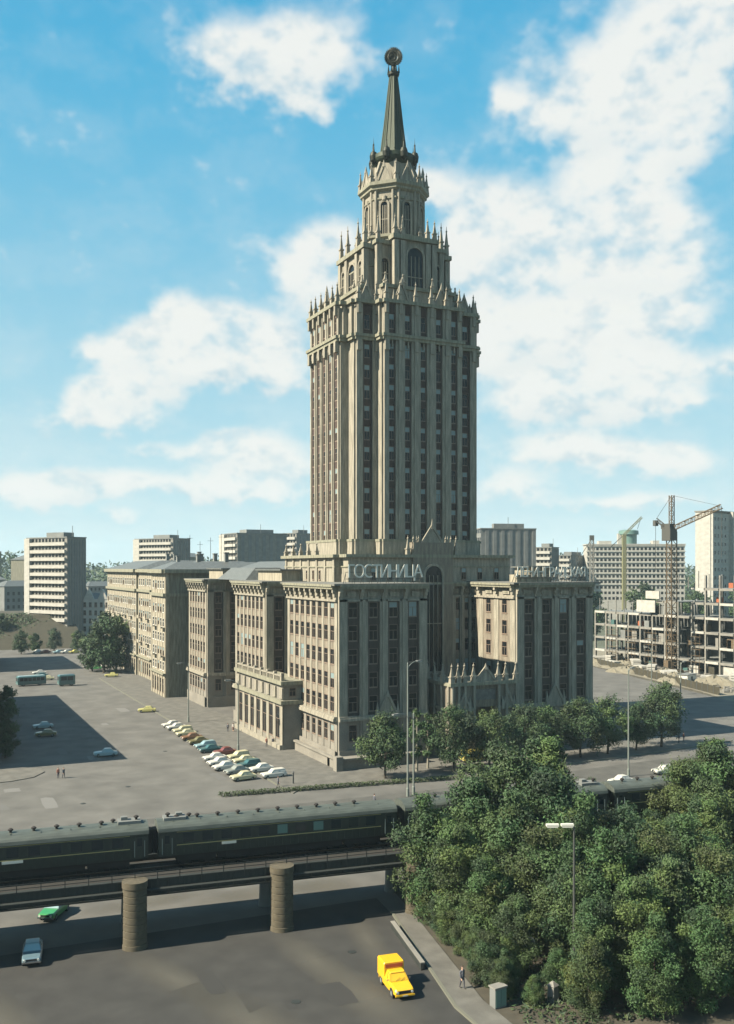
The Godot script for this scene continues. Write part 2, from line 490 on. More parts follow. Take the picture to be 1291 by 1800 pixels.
func make_ground() -> void:
	var g := MB.new()
	sheet(g, [Vector2(-3000, 1500), Vector2(3000, 1500), Vector2(3000, -4500), Vector2(-3000, -4500)], 0.0)
	struct("ground", g, M.far_ground)
	var q := MB.new()
	sheet(q, [Vector2(-140, 0), Vector2(260, 0), Vector2(260, -420), Vector2(-140, -420)], 0.004)
	struct("square", q, M.asphalt_plaza)
	var r := MB.new()
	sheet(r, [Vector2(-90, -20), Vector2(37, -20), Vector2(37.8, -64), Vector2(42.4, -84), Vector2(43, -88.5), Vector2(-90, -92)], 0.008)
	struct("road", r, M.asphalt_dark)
	var lane := MB.new()
	sheet(lane, [Vector2(-90, -104), Vector2(150, -97), Vector2(260, -100), Vector2(260, -132), Vector2(120, -131), Vector2(70, -128), Vector2(-90, -134)], 0.008)
	var lo := struct("front_road", lane, mat("asphalt_mid", 0.1, 0.098, 0.086, 0.95, M.asphalt_plaza.albedo_texture, Vector3(0.02, 0.02, 0.02), M.asphalt_plaza.detail_albedo, Vector3(0.25, 0.25, 0.25)))
	lo.set_meta("label", "wide grey road between the hotel and the railway viaduct")
	lo.set_meta("category", "road")
	# pavements round the hotel
	struct("pavement", slab_on([Vector2(51.5, -134.6), Vector2(51.5, -300), Vector2(64.5, -300), Vector2(64.5, -151), Vector2(145, -151), Vector2(145, -139), Vector2(128, -136.5), Vector2(80, -132.6), Vector2(53, -136.2)], 0.13), M.pavement)
	var k := MB.new()
	for p in [[Vector2(51.3, -137), Vector2(51.3, -300)], [Vector2(53, -136), Vector2(80, -132.4)], [Vector2(80, -132.4), Vector2(128, -136.3)], [Vector2(128, -136.3), Vector2(145, -138.8)]]:
		k.bar(Vector3(p[0].x, 0.08, p[0].y), Vector3(p[1].x, 0.08, p[1].y), 0.3, 0.17)
	struct("kerb", k, M.kerb)
	# pavement beside the underpass road, soil under the trees
	struct("pavement", slab_on([Vector2(42.6, -84), Vector2(37.9, -63.8), Vector2(37.2, -40), Vector2(39.4, -40), Vector2(40.3, -63.8), Vector2(44.5, -84)], 0.13), M.pavement)
	var s := MB.new()
	sheet(s, [Vector2(44.5, -84), Vector2(40.3, -63.8), Vector2(39.2, -30), Vector2(180, -30), Vector2(180, -96), Vector2(60, -98), Vector2(46, -92)], 0.02)
	struct("soil", s, M.soil)
	var k2 := MB.new()
	k2.bar(Vector3(42.5, 0.08, -84), Vector3(37.8, 0.08, -63.8), 0.25, 0.18)
	k2.bar(Vector3(37.8, 0.08, -63.8), Vector3(37.1, 0.08, -40), 0.25, 0.18)
	struct("kerb", k2, M.kerb)
	# pavement corner seen at the border of the square
	struct("traffic_island", slab_on([Vector2(-20, -158), Vector2(14, -161.4), Vector2(17.5, -163), Vector2(19.6, -166.5), Vector2(19.4, -169.5), Vector2(15, -173), Vector2(-20, -176)], 0.12), M.pavement)
	# dusty streaks that gather between the lanes, behind each pier
	for d in [[19.5, -78.0, 2.4, 9.0, 0.35], [31.3, -76.5, 2.2, 8.5, 0.08], [32.5, -68.0, 3.0, 9.0, 0.1], [23.0, -68.0, 3.4, 9.0, 0.3], [37.5, -79.0, 1.8, 8.0, -0.2], [6.0, -76.0, 2.6, 9.0, 0.2], [33.0, -95.0, 9.0, 2.6, 0.0], [40.0, -94.0, 4.0, 3.4, 0.0], [22.0, -97.5, 8.0, 2.2, 0.05]]:
		var m := PlaneMesh.new()
		m.size = Vector2(d[2], d[3]) * 2.0
		var o := part(self, "dust_patch", m, M.dust, Vector3(d[0], 0.014 + 0.002 * (d[3] as float) * 0.1, d[1]), "structure")
		o.rotation.y = d[4]
	# repaired patches and iron covers in the asphalt
	var tones := [mat("patch_dark", 0.11, 0.108, 0.1, 0.95, M.asphalt_dark.detail_albedo, Vector3(0.3, 0.3, 0.3)), mat("patch_pale", 0.15, 0.147, 0.136, 0.95, M.asphalt_dark.detail_albedo, Vector3(0.3, 0.3, 0.3)), mat("patch_tar", 0.028, 0.027, 0.024, 0.85, M.asphalt_dark.detail_albedo, Vector3(0.3, 0.3, 0.3))]
	for n in 34:
		var near := n % 3 == 0
		var p := Vector2(rng.randf_range(-8, 34), rng.randf_range(-80, -55)) if near else Vector2(rng.randf_range(2, 49), rng.randf_range(-260, -138))
		if n > 27:
			p = Vector2(rng.randf_range(20, 110), rng.randf_range(-128, -106))
		var pw := rng.randf_range(0.5, 1.4)
		var pl := rng.randf_range(0.8, 3.4)
		var pts := []
		for e in [[-1, -1], [0, -1.08], [1, -1], [1.05, 0], [1, 1], [0, 1.06], [-1, 1], [-1.07, 0]]:
			pts.append(p + Vector2(e[0] * pw * rng.randf_range(0.85, 1.1), e[1] * pl * rng.randf_range(0.9, 1.08)))
		var pm := MB.new()
		sheet(pm, pts, 0.012 + 0.0004 * n)
		struct("road_patch", pm, tones[2] if near else tones[n % 2])
	for e in [[27.0, -70.0], [13.0, -64.0], [35.0, -77.0], [30.0, -150.0], [42.0, -176.0], [22.0, -142.0], [58.0, -118.0], [44.0, -122.0], [33.0, -60.5]]:
		var mc := MB.new()
		mc.tube(Vector3(e[0], 0.0, e[1]), Vector3(e[0], 0.035, e[1]), 0.4, 0.38, 16)
		struct("manhole_cover", mc, M.girder)
	# the construction yard and the street beside it
	var y := MB.new()
	sheet(y, [Vector2(226, -320), Vector2(196, -200), Vector2(188, -180), Vector2(330, -180), Vector2(330, -320)], 0.012)
	struct("building_yard", y, M.site_sand)
	var w := MB.new()
	sheet(w, [Vector2(197, -300), Vector2(190, -240), Vector2(160, -240), Vector2(150, -300)], 0.012)
	struct("pale_pavement", w, mat("pale_paving", 0.231, 0.216, 0.177, 0.95, M.pavement.albedo_texture, Vector3(0.03, 0.03, 0.03)))

# ---------------------------------------------------------------- facades
func window_mesh(w: float, h: float, kind: int) -> ArrayMesh:
	var key := "win_%.2f_%.2f_%d" % [w, h, kind]
	if cache.has(key):
		return cache[key]
	var f := MB.new()
	var t := 0.1
	f.box(Vector3(-w / 2, 0, 0), Vector3(-w / 2 + t, h, 0.12))
	f.box(Vector3(w / 2 - t, 0, 0), Vector3(w / 2, h, 0.12))
	f.box(Vector3(-w / 2 + t, 0, 0), Vector3(w / 2 - t, t, 0.117))
	f.box(Vector3(-w / 2 + t, h - t, 0), Vector3(w / 2 - t, h, 0.117))
	f.box(Vector3(-w / 2 + t, h * 0.6, 0), Vector3(w / 2 - t, h * 0.6 + 0.08, 0.114))
	f.box(Vector3(-0.04, t, 0), Vector3(0.04, h * 0.6, 0.114))
	f.box(Vector3(-w / 2 - 0.08, -0.12, 0), Vector3(w / 2 + 0.08, 0.0, 0.16))
	var lo := MB.new()
	lo.box(Vector3(-w / 2 + t, t, 0.0), Vector3(w / 2 - t, h * 0.6, 0.06))
	var hi := MB.new()
	hi.box(Vector3(-w / 2 + t, h * 0.6 + 0.08, 0.0), Vector3(w / 2 - t, h - t, 0.06))
	var m := f.mesh()
	var a: Array = lo.mesh().surface_get_arrays(0)
	var b: Array = hi.mesh().surface_get_arrays(0)
	m.add_surface_from_arrays(Mesh.PRIMITIVE_TRIANGLES, a)
	m.add_surface_from_arrays(Mesh.PRIMITIVE_TRIANGLES, b)
	m.surface_set_material(0, M.frame_white if kind == 3 else M.frame)
	m.surface_set_material(1, M.curtain_sky_glint if kind == 2 else M.glass)
	m.surface_set_material(2, M.glass if kind == 0 or kind == 3 else M.curtain_sky_glint)
	cache[key] = m
	return m

func add_window(par: Node3D, p: Vector3, face: String, w: float, h: float, kind: int) -> void:
	var o := MeshInstance3D.new()
	o.name = "window"
	o.mesh = window_mesh(w, h, kind)
	o.position = p
	o.rotation.y = {"f": 0.0, "l": -PI / 2, "r": PI / 2, "b": PI}[face]
	par.add_child(o, true)

func axes(face: String) -> Array:
	match face:
		"f": return [Vector3.RIGHT, Vector3.BACK]
		"l": return [Vector3.BACK, Vector3.LEFT]
		"r": return [Vector3.FORWARD, Vector3.RIGHT]
	return [Vector3.LEFT, Vector3.FORWARD]

func fbox(mb: MB, o: Vector3, ax: Array, u0: float, u1: float, y0: float, y1: float, d0: float, d1: float) -> void:
	mb.box(o + ax[0] * u0 + ax[1] * d0 + Vector3.UP * y0, o + ax[0] * u1 + ax[1] * d1 + Vector3.UP * y1)

# a wall of window bays between pilasters; o is the foot of the wall's end (to one's left as one faces it)
func facade(par: Node3D, wall: MB, bay: MB, o: Vector3, face: String, width: float, y0: float, y1: float, cols: int, rows: Array, ww: float, wh: float, pw: float, pd: float, endw: float, lit := 0.4, build_windows := true, white := false) -> void:
	var ax := axes(face)
	var bw := (width - 2.0 * endw) / cols
	var sd := minf(0.2, pd * 0.35)
	for k in cols + 1:
		var u := endw + bw * k
		var a := u - pw / 2
		var b := u + pw / 2
		if k == 0:
			a = 0.0
		if k == cols:
			b = width
		fbox(wall, o, ax, a, b, y0, y1, -0.1, pd)
		# a slim shaft on each pilaster
		if pw > 0.7 and pd > 0.3 and k > 0 and k < cols:
			fbox(wall, o, ax, (a + b) / 2 - pw * 0.22, (a + b) / 2 + pw * 0.22, y0, y1 - 0.02, pd, pd + 0.18)
	var each_bay := bay == null
	for k in cols:
		if each_bay:
			bay = MB.new()
		var m := endw + bw * (k + 0.5)
		var a := m - bw / 2 + pw / 2
		var b := m + bw / 2 - pw / 2
		if k == 0:
			a = endw + pw / 2
		if k == cols - 1:
			b = width - endw - pw / 2
		var base := y0
		for rc in rows:
			var lo: float = rc - wh / 2
			fbox(bay, o, ax, a, b, base, lo - 0.12, -0.1, sd)
			fbox(bay, o, ax, a, m - ww / 2, lo - 0.12, lo + wh, -0.1, sd - 0.003)
			fbox(bay, o, ax, m + ww / 2, b, lo - 0.12, lo + wh, -0.1, sd - 0.003)
			base = lo + wh
			if build_windows:
				var q := rng.randf()
				var kind := 0
				if q < lit:
					kind = 1
				elif q < lit + 0.04:
					kind = 2
				if white and kind == 0:
					kind = 3
				add_window(par, o + ax[0] * m + Vector3.UP * lo + ax[1] * 0.01, face, ww, wh, kind)
		fbox(bay, o, ax, a, b, base, y1 - 0.02, -0.1, sd)
		if each_bay:
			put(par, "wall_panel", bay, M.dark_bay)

# frieze of consoles under a projecting cornice
func crown_cornice(wall: MB, trim: MB, o: Vector3, face: String, width: float, y0: float, y1: float, out: float, pitch: float) -> void:
	var ax := axes(face)
	var cnt := maxi(1, int(round(width / pitch)))
	var p := width / cnt
	for k in cnt + 1:
		var u := clampf(p * k, 0.3, width - 0.3)
		for j in 3:
			fbox(wall, o, ax, u - 0.3 + 0.003 * j, u + 0.3 - 0.003 * j, y0 + (y1 - 0.8 - y0) * j * 0.33, y1 - 0.8 - 0.002 * j, 0.0, out * (0.3 + 0.22 * j))
		if k < cnt:
			fbox(wall, o, ax, u + p * 0.3, u + p * 0.7, y0 + 0.5, y1 - 1.3, 0.0, 0.24)
			fbox(trim, o, ax, u + p * 0.4, u + p * 0.6, y0 + 0.75, y1 - 1.6, 0.0, 0.3)
	fbox(wall, o, ax, 0.002, width - 0.002, y0 - 0.35, y0, 0.0, 0.5)
	fbox(trim, o, ax, -0.003, width + 0.003, y1 - 0.8, y1 - 0.4, 0.0, out * 0.85)
	fbox(trim, o, ax, -0.006, width + 0.006, y1 - 0.4, y1, 0.0, out)

func pinnacle_mesh(h: float) -> ArrayMesh:
	var key := "pin%.1f" % h
	if not cache.has(key):
		var b := MB.new()
		b.frustum(Vector3.ZERO, 0.42, 0.42, 0.34, 0.34, h * 0.3)
		b.frustum(Vector3(0, h * 0.3, 0), 0.48, 0.48, 0.46, 0.46, h * 0.05)
		b.frustum(Vector3(0, h * 0.35, 0), 0.3, 0.3, 0.07, 0.07, h * 0.46)
		b.lathe(Vector3(0, h * 0.78, 0), [Vector2(0.06, 0), Vector2(0.2, 0.14), Vector2(0.22, 0.3), Vector2(0.08, 0.46), Vector2(0.05, h * 0.2), Vector2(0.0, h * 0.22)], 6)
		cache[key] = b.mesh()
	return cache[key]

func pinnacle(par: Node3D, p: Vector3, h: float) -> void:
	part(par, "pinnacle", pinnacle_mesh(h), M.stone_trim, p)

func gable_mesh(w: float, h: float) -> ArrayMesh:
	var key := "gab%.1f_%.1f" % [w, h]
	if not cache.has(key):
		var b := MB.new()
		b.prism(PackedVector2Array([Vector2(-w / 2, 0), Vector2(w / 2, 0), Vector2(0, h * 0.82)]), Vector3(0, 0, -0.25), Vector3.RIGHT, Vector3.UP, Vector3(0, 0, 0.3))
		for s in [-1, 1]:
			b.bar(Vector3(s * w * 0.52, 0, 0.05), Vector3(s * 0.06, h * 0.92, 0.05), 0.34, 0.42)
			b.frustum(Vector3(s * w * 0.55, -0.6, 0.05), 0.3, 0.3, 0.24, 0.24, 1.3)
			b.frustum(Vector3(s * w * 0.55, 0.7, 0.05), 0.22, 0.22, 0.04, 0.04, h * 0.4)
		b.frustum(Vector3(0, h * 0.8, 0.05), 0.3, 0.3, 0.22, 0.22, h * 0.12)
		b.frustum(Vector3(0, h * 0.92, 0.05), 0.22, 0.22, 0.03, 0.03, h * 0.28)
		cache[key] = b.mesh()
	return cache[key]

func gable(par: Node3D, p: Vector3, w: float, h: float, turn := 0.0) -> void:
	var o := part(par, "gable", gable_mesh(w, h), M.stone, p)
	o.rotation.y = turn

func arch_poly(w: float, h: float) -> PackedVector2Array:
	var out := PackedVector2Array([Vector2(-w / 2, 0), Vector2(w / 2, 0)])
	for k in 11:
		var a := PI * k / 10.0
		out.append(Vector2(cos(a) * w / 2, h - w / 2 + sin(a) * w / 2))
	return out

func arch(par: Node3D, p: Vector3, turn: float, w: float, h: float) -> void:
	var key := "arch%.1f_%.1f" % [w, h]
	if not cache.has(key):
		var s := MB.new()
		for k in 10:
			var a0 := PI * k / 10.0
			var a1 := PI * (k + 1) / 10.0
			s.bar(Vector3(cos(a0) * (w / 2 + 0.2), h - w / 2 + sin(a0) * (w / 2 + 0.2), 0.15), Vector3(cos(a1) * (w / 2 + 0.2), h - w / 2 + sin(a1) * (w / 2 + 0.2), 0.15), 0.4, 0.45)
		for e in [-1, 1]:
			s.box(Vector3(e * (w / 2), 0, 0), Vector3(e * (w / 2 + 0.4), h - w / 2, 0.37))
		s.box(Vector3(-w / 2 - 0.6, -0.4, 0), Vector3(w / 2 + 0.6, 0, 0.5))
		for k in 3:
			s.box(Vector3(-w / 2 + w * 0.25 * (k + 1) - 0.06, 0, 0.1), Vector3(-w / 2 + w * 0.25 * (k + 1) + 0.06, h - w / 2, 0.2))
		s.box(Vector3(-w / 2, h * 0.45, 0.1), Vector3(w / 2, h * 0.45 + 0.15, 0.197))
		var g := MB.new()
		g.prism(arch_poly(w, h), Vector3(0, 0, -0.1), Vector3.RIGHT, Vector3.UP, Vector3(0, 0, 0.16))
		cache[key] = [s.mesh(), g.mesh()]
	var o := part(par, "arched_window", cache[key][0], M.stone_trim, p)
	o.rotation.y = turn
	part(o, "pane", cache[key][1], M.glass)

# ---------------------------------------------------------------- the hotel
func wing_block(hotel: Node3D, called: String, x0: float, x1: float, z0: float, z1: float, faces: Dictionary) -> Node3D:
	# z0 is the end towards the viaduct, z1 the far end
	var core := MB.new()
	core.box(Vector3(x0, 0, z1), Vector3(x1, 30.6, z0))
	var w := put(hotel, called, core, M.stone)
	var wall := MB.new()
	var bay := MB.new()
	var trim := MB.new()
	var low := MB.new()
	var rows := [10.4, 14.5, 18.6, 22.7, 26.7]
	for f in faces:
		var cols: int = faces[f]
		var wid := (z0 - z1) if f in ["l", "r"] else (x1 - x0)
		var o: Vector3 = {"f": Vector3(x0, 0, z0), "l": Vector3(x0, 0, z1), "r": Vector3(x1, 0, z0), "b": Vector3(x1, 0, z1)}[f]
		var bw := (wid - 1.6) / cols
		facade(w, wall, null if f == "f" else bay, o, f, wid, 8.4, 28.5, cols, rows, minf(1.7, bw * 0.6), 2.7, bw * (0.4 if f == "f" else 0.3), 0.5 if f == "f" else 0.16, 0.8, 0.12)
		crown_cornice(wall, trim, o, f, wid, 28.5, 31.1, 1.3, bw)
		facade(w, low, low, o, f, wid, 0.0, 7.6, cols, [5.4], 1.6, 2.9, bw * 0.34, 0.45 if f == "f" else 0.16, 0.8, 0.05)
		var ax := axes(f)
		fbox(wall, o, ax, -0.004, wid + 0.004, 7.6, 8.1, -0.1, 0.9)
		fbox(wall, o, ax, -0.002, wid + 0.002, 8.1, 8.4, -0.1, 0.75)
		fbox(low, o, ax, -0.003, wid + 0.003, 0, 2.6, 0.45, 0.6)
	put(w, "pilasters", wall, M.stone)
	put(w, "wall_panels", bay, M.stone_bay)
	put(w, "cornice", trim, M.cornice)
	put(w, "plinth_storey", low, M.stone_base)
	var roof := MB.new()
	roof.box(Vector3(x0 - 1.2, 30.9, z1 - 1.2), Vector3(x1 + 1.2, 31.25, z0 + 1.2))
	put(w, "roof", roof, M.flat_roof)
	return w

func tower_tier(par: Node3D, hotel: Node3D) -> void:
	var wall := MB.new()
	var bay := MB.new()
	var trim := MB.new()
	var trim_top := MB.new()
	var trim_low := MB.new()
	var core := MB.new()
	var dims := [[8.9, 13.0, 86.0], [13.8, 10.5, 86.06], [15.9, 7.5, 86.12]]
	for d in dims:
		core.box(Vector3(-d[0], 33, -d[1]), Vector3(d[0], d[2], d[1]))
	var c := put(par, "shaft", core, M.stone)
	var rows := []
	for k in 10:
		rows.append(40.4 + 4.1 * k)
	var walls := [["f", Vector3(-8.9, 0, 13), 17.8, 5, 1.2], ["f", Vector3(-13.8, 0, 10.5), 4.9, 1, 1.3], ["f", Vector3(8.9, 0, 10.5), 4.9, 1, 1.3], ["f", Vector3(-15.9, 0, 7.5), 2.1, 0, 0], ["l", Vector3(-15.9, 0, -7.5), 15.0, 5, 1.2], ["l", Vector3(-13.8, 0, 7.5), 3.0, 0, 0],
		["l", Vector3(-8.9, 0, 10.5), 2.5, 0, 0], ["r", Vector3(15.9, 0, 7.5), 15.0, 5, 1.2], ["b", Vector3(8.9, 0, -13), 17.8, 5, 1.4], ["r", Vector3(13.8, 0, 10.5), 3.0, 0, 0]]
	for q in walls:
		var ax := axes(q[0])
		var wid: float = q[2]
		if q[3] > 0:
			var bw: float = wid / q[3]
			var show_windows: bool = q[0] in ["f", "l"]
			facade(c, wall, bay, q[1], q[0], wid, 39.6, 79.3, q[3], rows, q[4], 2.7, bw * (0.58 if q[0] == "f" else 0.4) if q[3] > 1 else 1.7, 0.6 if q[0] == "f" else 0.32, 0.0 if q[3] > 1 else 0.55, 0.8 if q[0] == "f" else 0.2, show_windows)
			facade(c, wall, bay, q[1], q[0], wid, 80.5, 86.6, q[3], [83.1], q[4], 3.0, bw * 0.56 if q[3] > 1 else 1.7, 0.62 if q[0] == "f" else 0.34, 0.0 if q[3] > 1 else 0.5, 0.6, show_windows)
			var cnt: int = q[3]
			for k in cnt + 1:
				var u := clampf(bw * k, 0.5, wid - 0.5)
				var p: Vector3 = q[1] + ax[0] * u + ax[1] * 0.35
				if show_windows or q[0] == "r":
					pinnacle(hotel, p + Vector3.UP * 87.3, 4.2)
				fbox(wall, q[1], ax, u - 0.45, u + 0.45, 77.2, 79.3, 0, 0.98)
				fbox(wall, q[1], ax, u - 0.35, u + 0.35, 84.6, 86.6, 0, 0.98)
				if k < cnt and cnt > 1:
					fbox(wall, q[1], ax, bw * (k + 0.5) - 0.12, bw * (k + 0.5) + 0.12, 78.0, 79.3, 0.2, 0.62)
		else:
			fbox(wall, q[1], ax, 0.0, wid, 39.6, 79.3, -0.1, 0.35)
			fbox(wall, q[1], ax, wid * 0.25, wid * 0.75, 80.5, 86.6, -0.1, 0.55)
		fbox(trim, q[1], ax, -0.35, wid + 0.35, 79.3, 79.9, -0.2, 0.9 if q[3] != 1 else 0.896)
		fbox(trim, q[1], ax, -0.5, wid + 0.5, 79.9, 80.5, -0.2, 1.15 if q[3] != 1 else 1.146)
		fbox(trim_top, q[1], ax, -0.35, wid + 0.35, 86.6, 87.3, -0.4, 1.1 if q[3] != 1 else 1.096)
		fbox(core, q[1], ax, -0.5, wid + 0.5, 33, 39.6, -0.2, 1.0)
		fbox(trim_low, q[1], ax, -0.55, wid + 0.55, 39.2, 39.7, -0.2, 1.1 if q[3] != 1 else 1.096)
	c.mesh = core.mesh()
	put(c, "pilasters", wall, M.stone)
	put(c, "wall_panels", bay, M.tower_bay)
	put(c, "cornice", trim, M.cornice)
	put(c, "cornice", trim_top, M.cornice)
	put(c, "foot_moulding", trim_low, M.cornice)
	for x in [-4.6, 4.6]:
		gable(hotel, Vector3(x, 87.3, 12.6), 3.2, 4.2)
	gable(hotel, Vector3(-15.5, 87.3, 0), 3.6, 4.4, -PI / 2)
	gable(hotel, Vector3(-11.3, 87.3, 10.4), 2.6, 3.6)
	gable(hotel, Vector3(11.3, 87.3, 10.4), 2.6, 3.6)
	# second tier
	var b := MB.new()
	var bt := MB.new()
	var ledge := MB.new()
	var band := MB.new()
	b.box(Vector3(-9.6, 86, -6.0), Vector3(9.6, 99.6, 6.0))
	b.box(Vector3(-4.5, 86, -9.6), Vector3(4.5, 101.2, 9.6))
	b.box(Vector3(-7.4, 86, -7.6), Vector3(7.4, 100.4, 7.6))
	b.box(Vector3(-11.4, 86, -8.0), Vector3(11.4, 90.6, 8.0))
	b.box(Vector3(-8.0, 86, -11.4), Vector3(8.0, 90.5, 11.4))
	for e in [-1, 1]:
		for q in [[9.6, 6.0], [4.4, 9.6], [9.6, 2.6], [2.9, 9.6], [7.3, 7.5]]:
			for g in [-1, 1]:
				b.box(Vector3(e * q[0] - 0.55, 88, g * q[1] - 0.55), Vector3(e * q[0] + 0.55, 99.2 if q[0] > 9 else 100.8, g * q[1] + 0.55))
		bt.box(Vector3(e * 8.5, 99.4, -6.9), Vector3(e * 10.4, 100.3, 6.9))
		bt.box(Vector3(-5.3, 101.0, e * 8.0), Vector3(5.3, 101.9, e * 10.4))
		bt.box(Vector3(-8.2, 100.2, e * 6.0), Vector3(8.2, 101.0, e * 8.3))
		ledge.box(Vector3(e * 10.0, 90.4, -8.4), Vector3(e * 11.8, 91.1, 8.4))
		ledge.box(Vector3(-8.4, 90.3, e * 10.2), Vector3(8.4, 91.0, e * 11.8))
		bt.box(Vector3(-9.9, 99.3, e * 5.2), Vector3(-6.2, 100.1, e * 6.8))
		bt.box(Vector3(6.2, 99.3, e * 5.2), Vector3(9.9, 100.1, e * 6.8))
		band.box(Vector3(-9.75, 95.9, e * 5.9), Vector3(9.75, 96.2, e * 6.2))
		band.box(Vector3(e * 9.5, 95.9, -6.1), Vector3(e * 9.8, 96.2, 6.1))
		for q in [[9.6, 6.0], [9.6, 2.6], [7.4, 7.6], [2.9, 9.8], [4.6, 9.7]]:
			for g in [-1, 1]:
				pinnacle(hotel, Vector3(e * q[0], 100.6 if q[0] > 7 else 101.8, g * q[1]), 6.2 if q[0] > 7 else 4.4)
		for q in [[10.9, 7.4], [10.9, 3.4], [7.4, 10.9], [3.4, 10.9]]:
			for g in [-1, 1]:
				pinnacle(hotel, Vector3(e * q[0], 91.0, g * q[1]), 2.6)
	var tb := put(par, "upper_tier", b, M.stone)
	put(tb, "cornice", bt, M.cornice)
	put(tb, "ledge", ledge, M.cornice)
	put(tb, "string_course", band, M.cornice)
	arch(hotel, Vector3(0, 88.5, 9.62), 0.0, 3.6, 11.2)
	arch(hotel, Vector3(-9.62, 89.5, 0), -PI / 2, 3.0, 8.2)
	for x in [-6.0, 6.0]:
		arch(hotel, Vector3(x, 91.6, 7.62), 0.0, 1.7, 5.8)
	for z in [-4.3, 4.3]:
		arch(hotel, Vector3(-9.62, 91.6, z), -PI / 2, 1.3, 5.6)
	# eight-sided lantern
	var o8 := MB.new()
	var t8 := MB.new()
	var off := PI / 8
	o8.lathe(Vector3(0, 99.5, 0), [Vector2(7.3, 0), Vector2(7.3, 3.4), Vector2(6.5, 3.6), Vector2(6.5, 14.4), Vector2(0.01, 14.4)], 8, off, true)
	var oc := put(par, "lantern", o8, M.stone)
	for q in [[102.4, [Vector2(7.0, 0), Vector2(7.75, 0.4), Vector2(7.75, 0.9), Vector2(6.6, 1.0)]], [112.6, [Vector2(6.6, 0), Vector2(7.2, 0.4), Vector2(7.2, 0.8), Vector2(7.7, 1.2), Vector2(7.7, 1.9), Vector2(4.0, 2.2)]], [110.9, [Vector2(6.5, 0), Vector2(6.75, 0.1), Vector2(6.75, 0.4), Vector2(6.5, 0.5)]]]:
		t8 = MB.new()
		t8.lathe(Vector3(0, q[0], 0), q[1], 8, off, true)
		put(oc, "cornice", t8, M.cornice)
	o8 = MB.new()
	for k in 8:
		var a := TAU * k / 8.0 + off
		var e := Vector3(cos(a), 0, sin(a))
		for s in [-1, 1]:
			var sp: Vector3 = e * 6.4 + Vector3(-e.z, 0, e.x) * 0.62 * s
			o8.tube(sp + Vector3.UP * 103.2, sp + Vector3.UP * 113.0, 0.36, 0.32, 6, false)
		pinnacle(hotel, e * 7.1 + Vector3.UP * 114.3, 4.6)
		pinnacle(hotel, e * 7.2 + Vector3.UP * 103.2, 2.6)
		var f := Vector3(cos(a + PI / 8), 0, sin(a + PI / 8))
		if f.z > -0.5:
			var turn := atan2(f.x, f.z)
			arch(hotel, f * 6.02 + Vector3.UP * 103.6, turn, 1.5, 6.8)
			gable(hotel, f * 6.5 + Vector3.UP * 114.4, 3.0, 3.8, turn)
			t8 = MB.new()
			t8.lathe(f * 6.05 + Vector3.UP * 111.1, [Vector2(0.0, -0.7), Vector2(0.6, -0.4), Vector2(0.6, 0.4), Vector2(0.0, 0.7)], 8)
			put(oc, "cartouche", t8, M.stone_trim)
		o8.bar(e * 6.2 + Vector3.UP * 114.6, e * 4.1 + Vector3.UP * 119.6, 0.5, 0.9)
	o8.lathe(Vector3(0, 114, 0), [Vector2(4.3, 0), Vector2(4.2, 5.8), Vector2(3.9, 6.2)], 8, off, true)
	t8 = MB.new()
	t8.lathe(Vector3(0, 119.4, 0), [Vector2(3.9, 0), Vector2(4.7, 0.9), Vector2(4.9, 1.4), Vector2(4.9, 2.2), Vector2(4.3, 2.5), Vector2(2.8, 2.7)], 16)
	put(oc, "buttresses", o8, M.stone)
	put(oc, "gallery_ring", t8, M.spire_metal)
	var urn := MB.new()
	urn.lathe(Vector3.ZERO, [Vector2(0.2, -1.6), Vector2(0.75, -0.9), Vector2(0.9, 0.1), Vector2(0.65, 0.9), Vector2(0.25, 1.2), Vector2(0.14, 2.4), Vector2(0.2, 2.6), Vector2(0.06, 2.9), Vector2(0.0, 4.4)], 8)
	var um := urn.mesh()
	for k in 8:
		var a := TAU * k / 8.0
		part(hotel, "urn", um, M.old_bronze, Vector3(cos(a) * 4.75, 121.3, sin(a) * 4.75))
	# spire
	var s := MB.new()
	s.lathe(Vector3(0, 121.8, 0), [Vector2(3.0, 0), Vector2(2.75, 1.2), Vector2(2.0, 7.0), Vector2(0.85, 17.3), Vector2(0.9, 17.6)], 8, off, true)
	for k in 8:
		var a := TAU * k / 8.0 + off
		var e := Vector3(cos(a), 0, sin(a))
		s.tube(e * 2.75 + Vector3.UP * 123.0, e * 2.02 + Vector3.UP * 128.8, 0.17, 0.15, 5, false)
		s.tube(e * 2.02 + Vector3.UP * 128.8, e * 0.88 + Vector3.UP * 139.2, 0.15, 0.1, 5, false)
		var f := Vector3(cos(a + PI / 8), 0, sin(a + PI / 8))
		s.tube(f * 2.5 + Vector3.UP * 123.0, f * 0.8 + Vector3.UP * 139.2, 0.09, 0.05, 5, false)
	var sp2 := put(par, "spire", s, M.spire_metal)
	var cr := MB.new()
	cr.lathe(Vector3(0, 139.2, 0), [Vector2(0.85, 0), Vector2(1.25, 0.4), Vector2(1.3, 1.0), Vector2(0.7, 1.2), Vector2(0.42, 1.5), Vector2(0.4, 2.3), Vector2(0.62, 2.6), Vector2(0.3, 2.9)], 8)
	for k in 8:
		var a := TAU * k / 8.0
		cr.frustum(Vector3(cos(a) * 1.2, 140.0, sin(a) * 1.2), 0.16, 0.16, 0.03, 0.03, 1.7)
	put(sp2, "spire_crown", cr, M.old_bronze)
	# emblem: a wreath of ears round a star, a sickle and a hammer
	var em := MB.new()
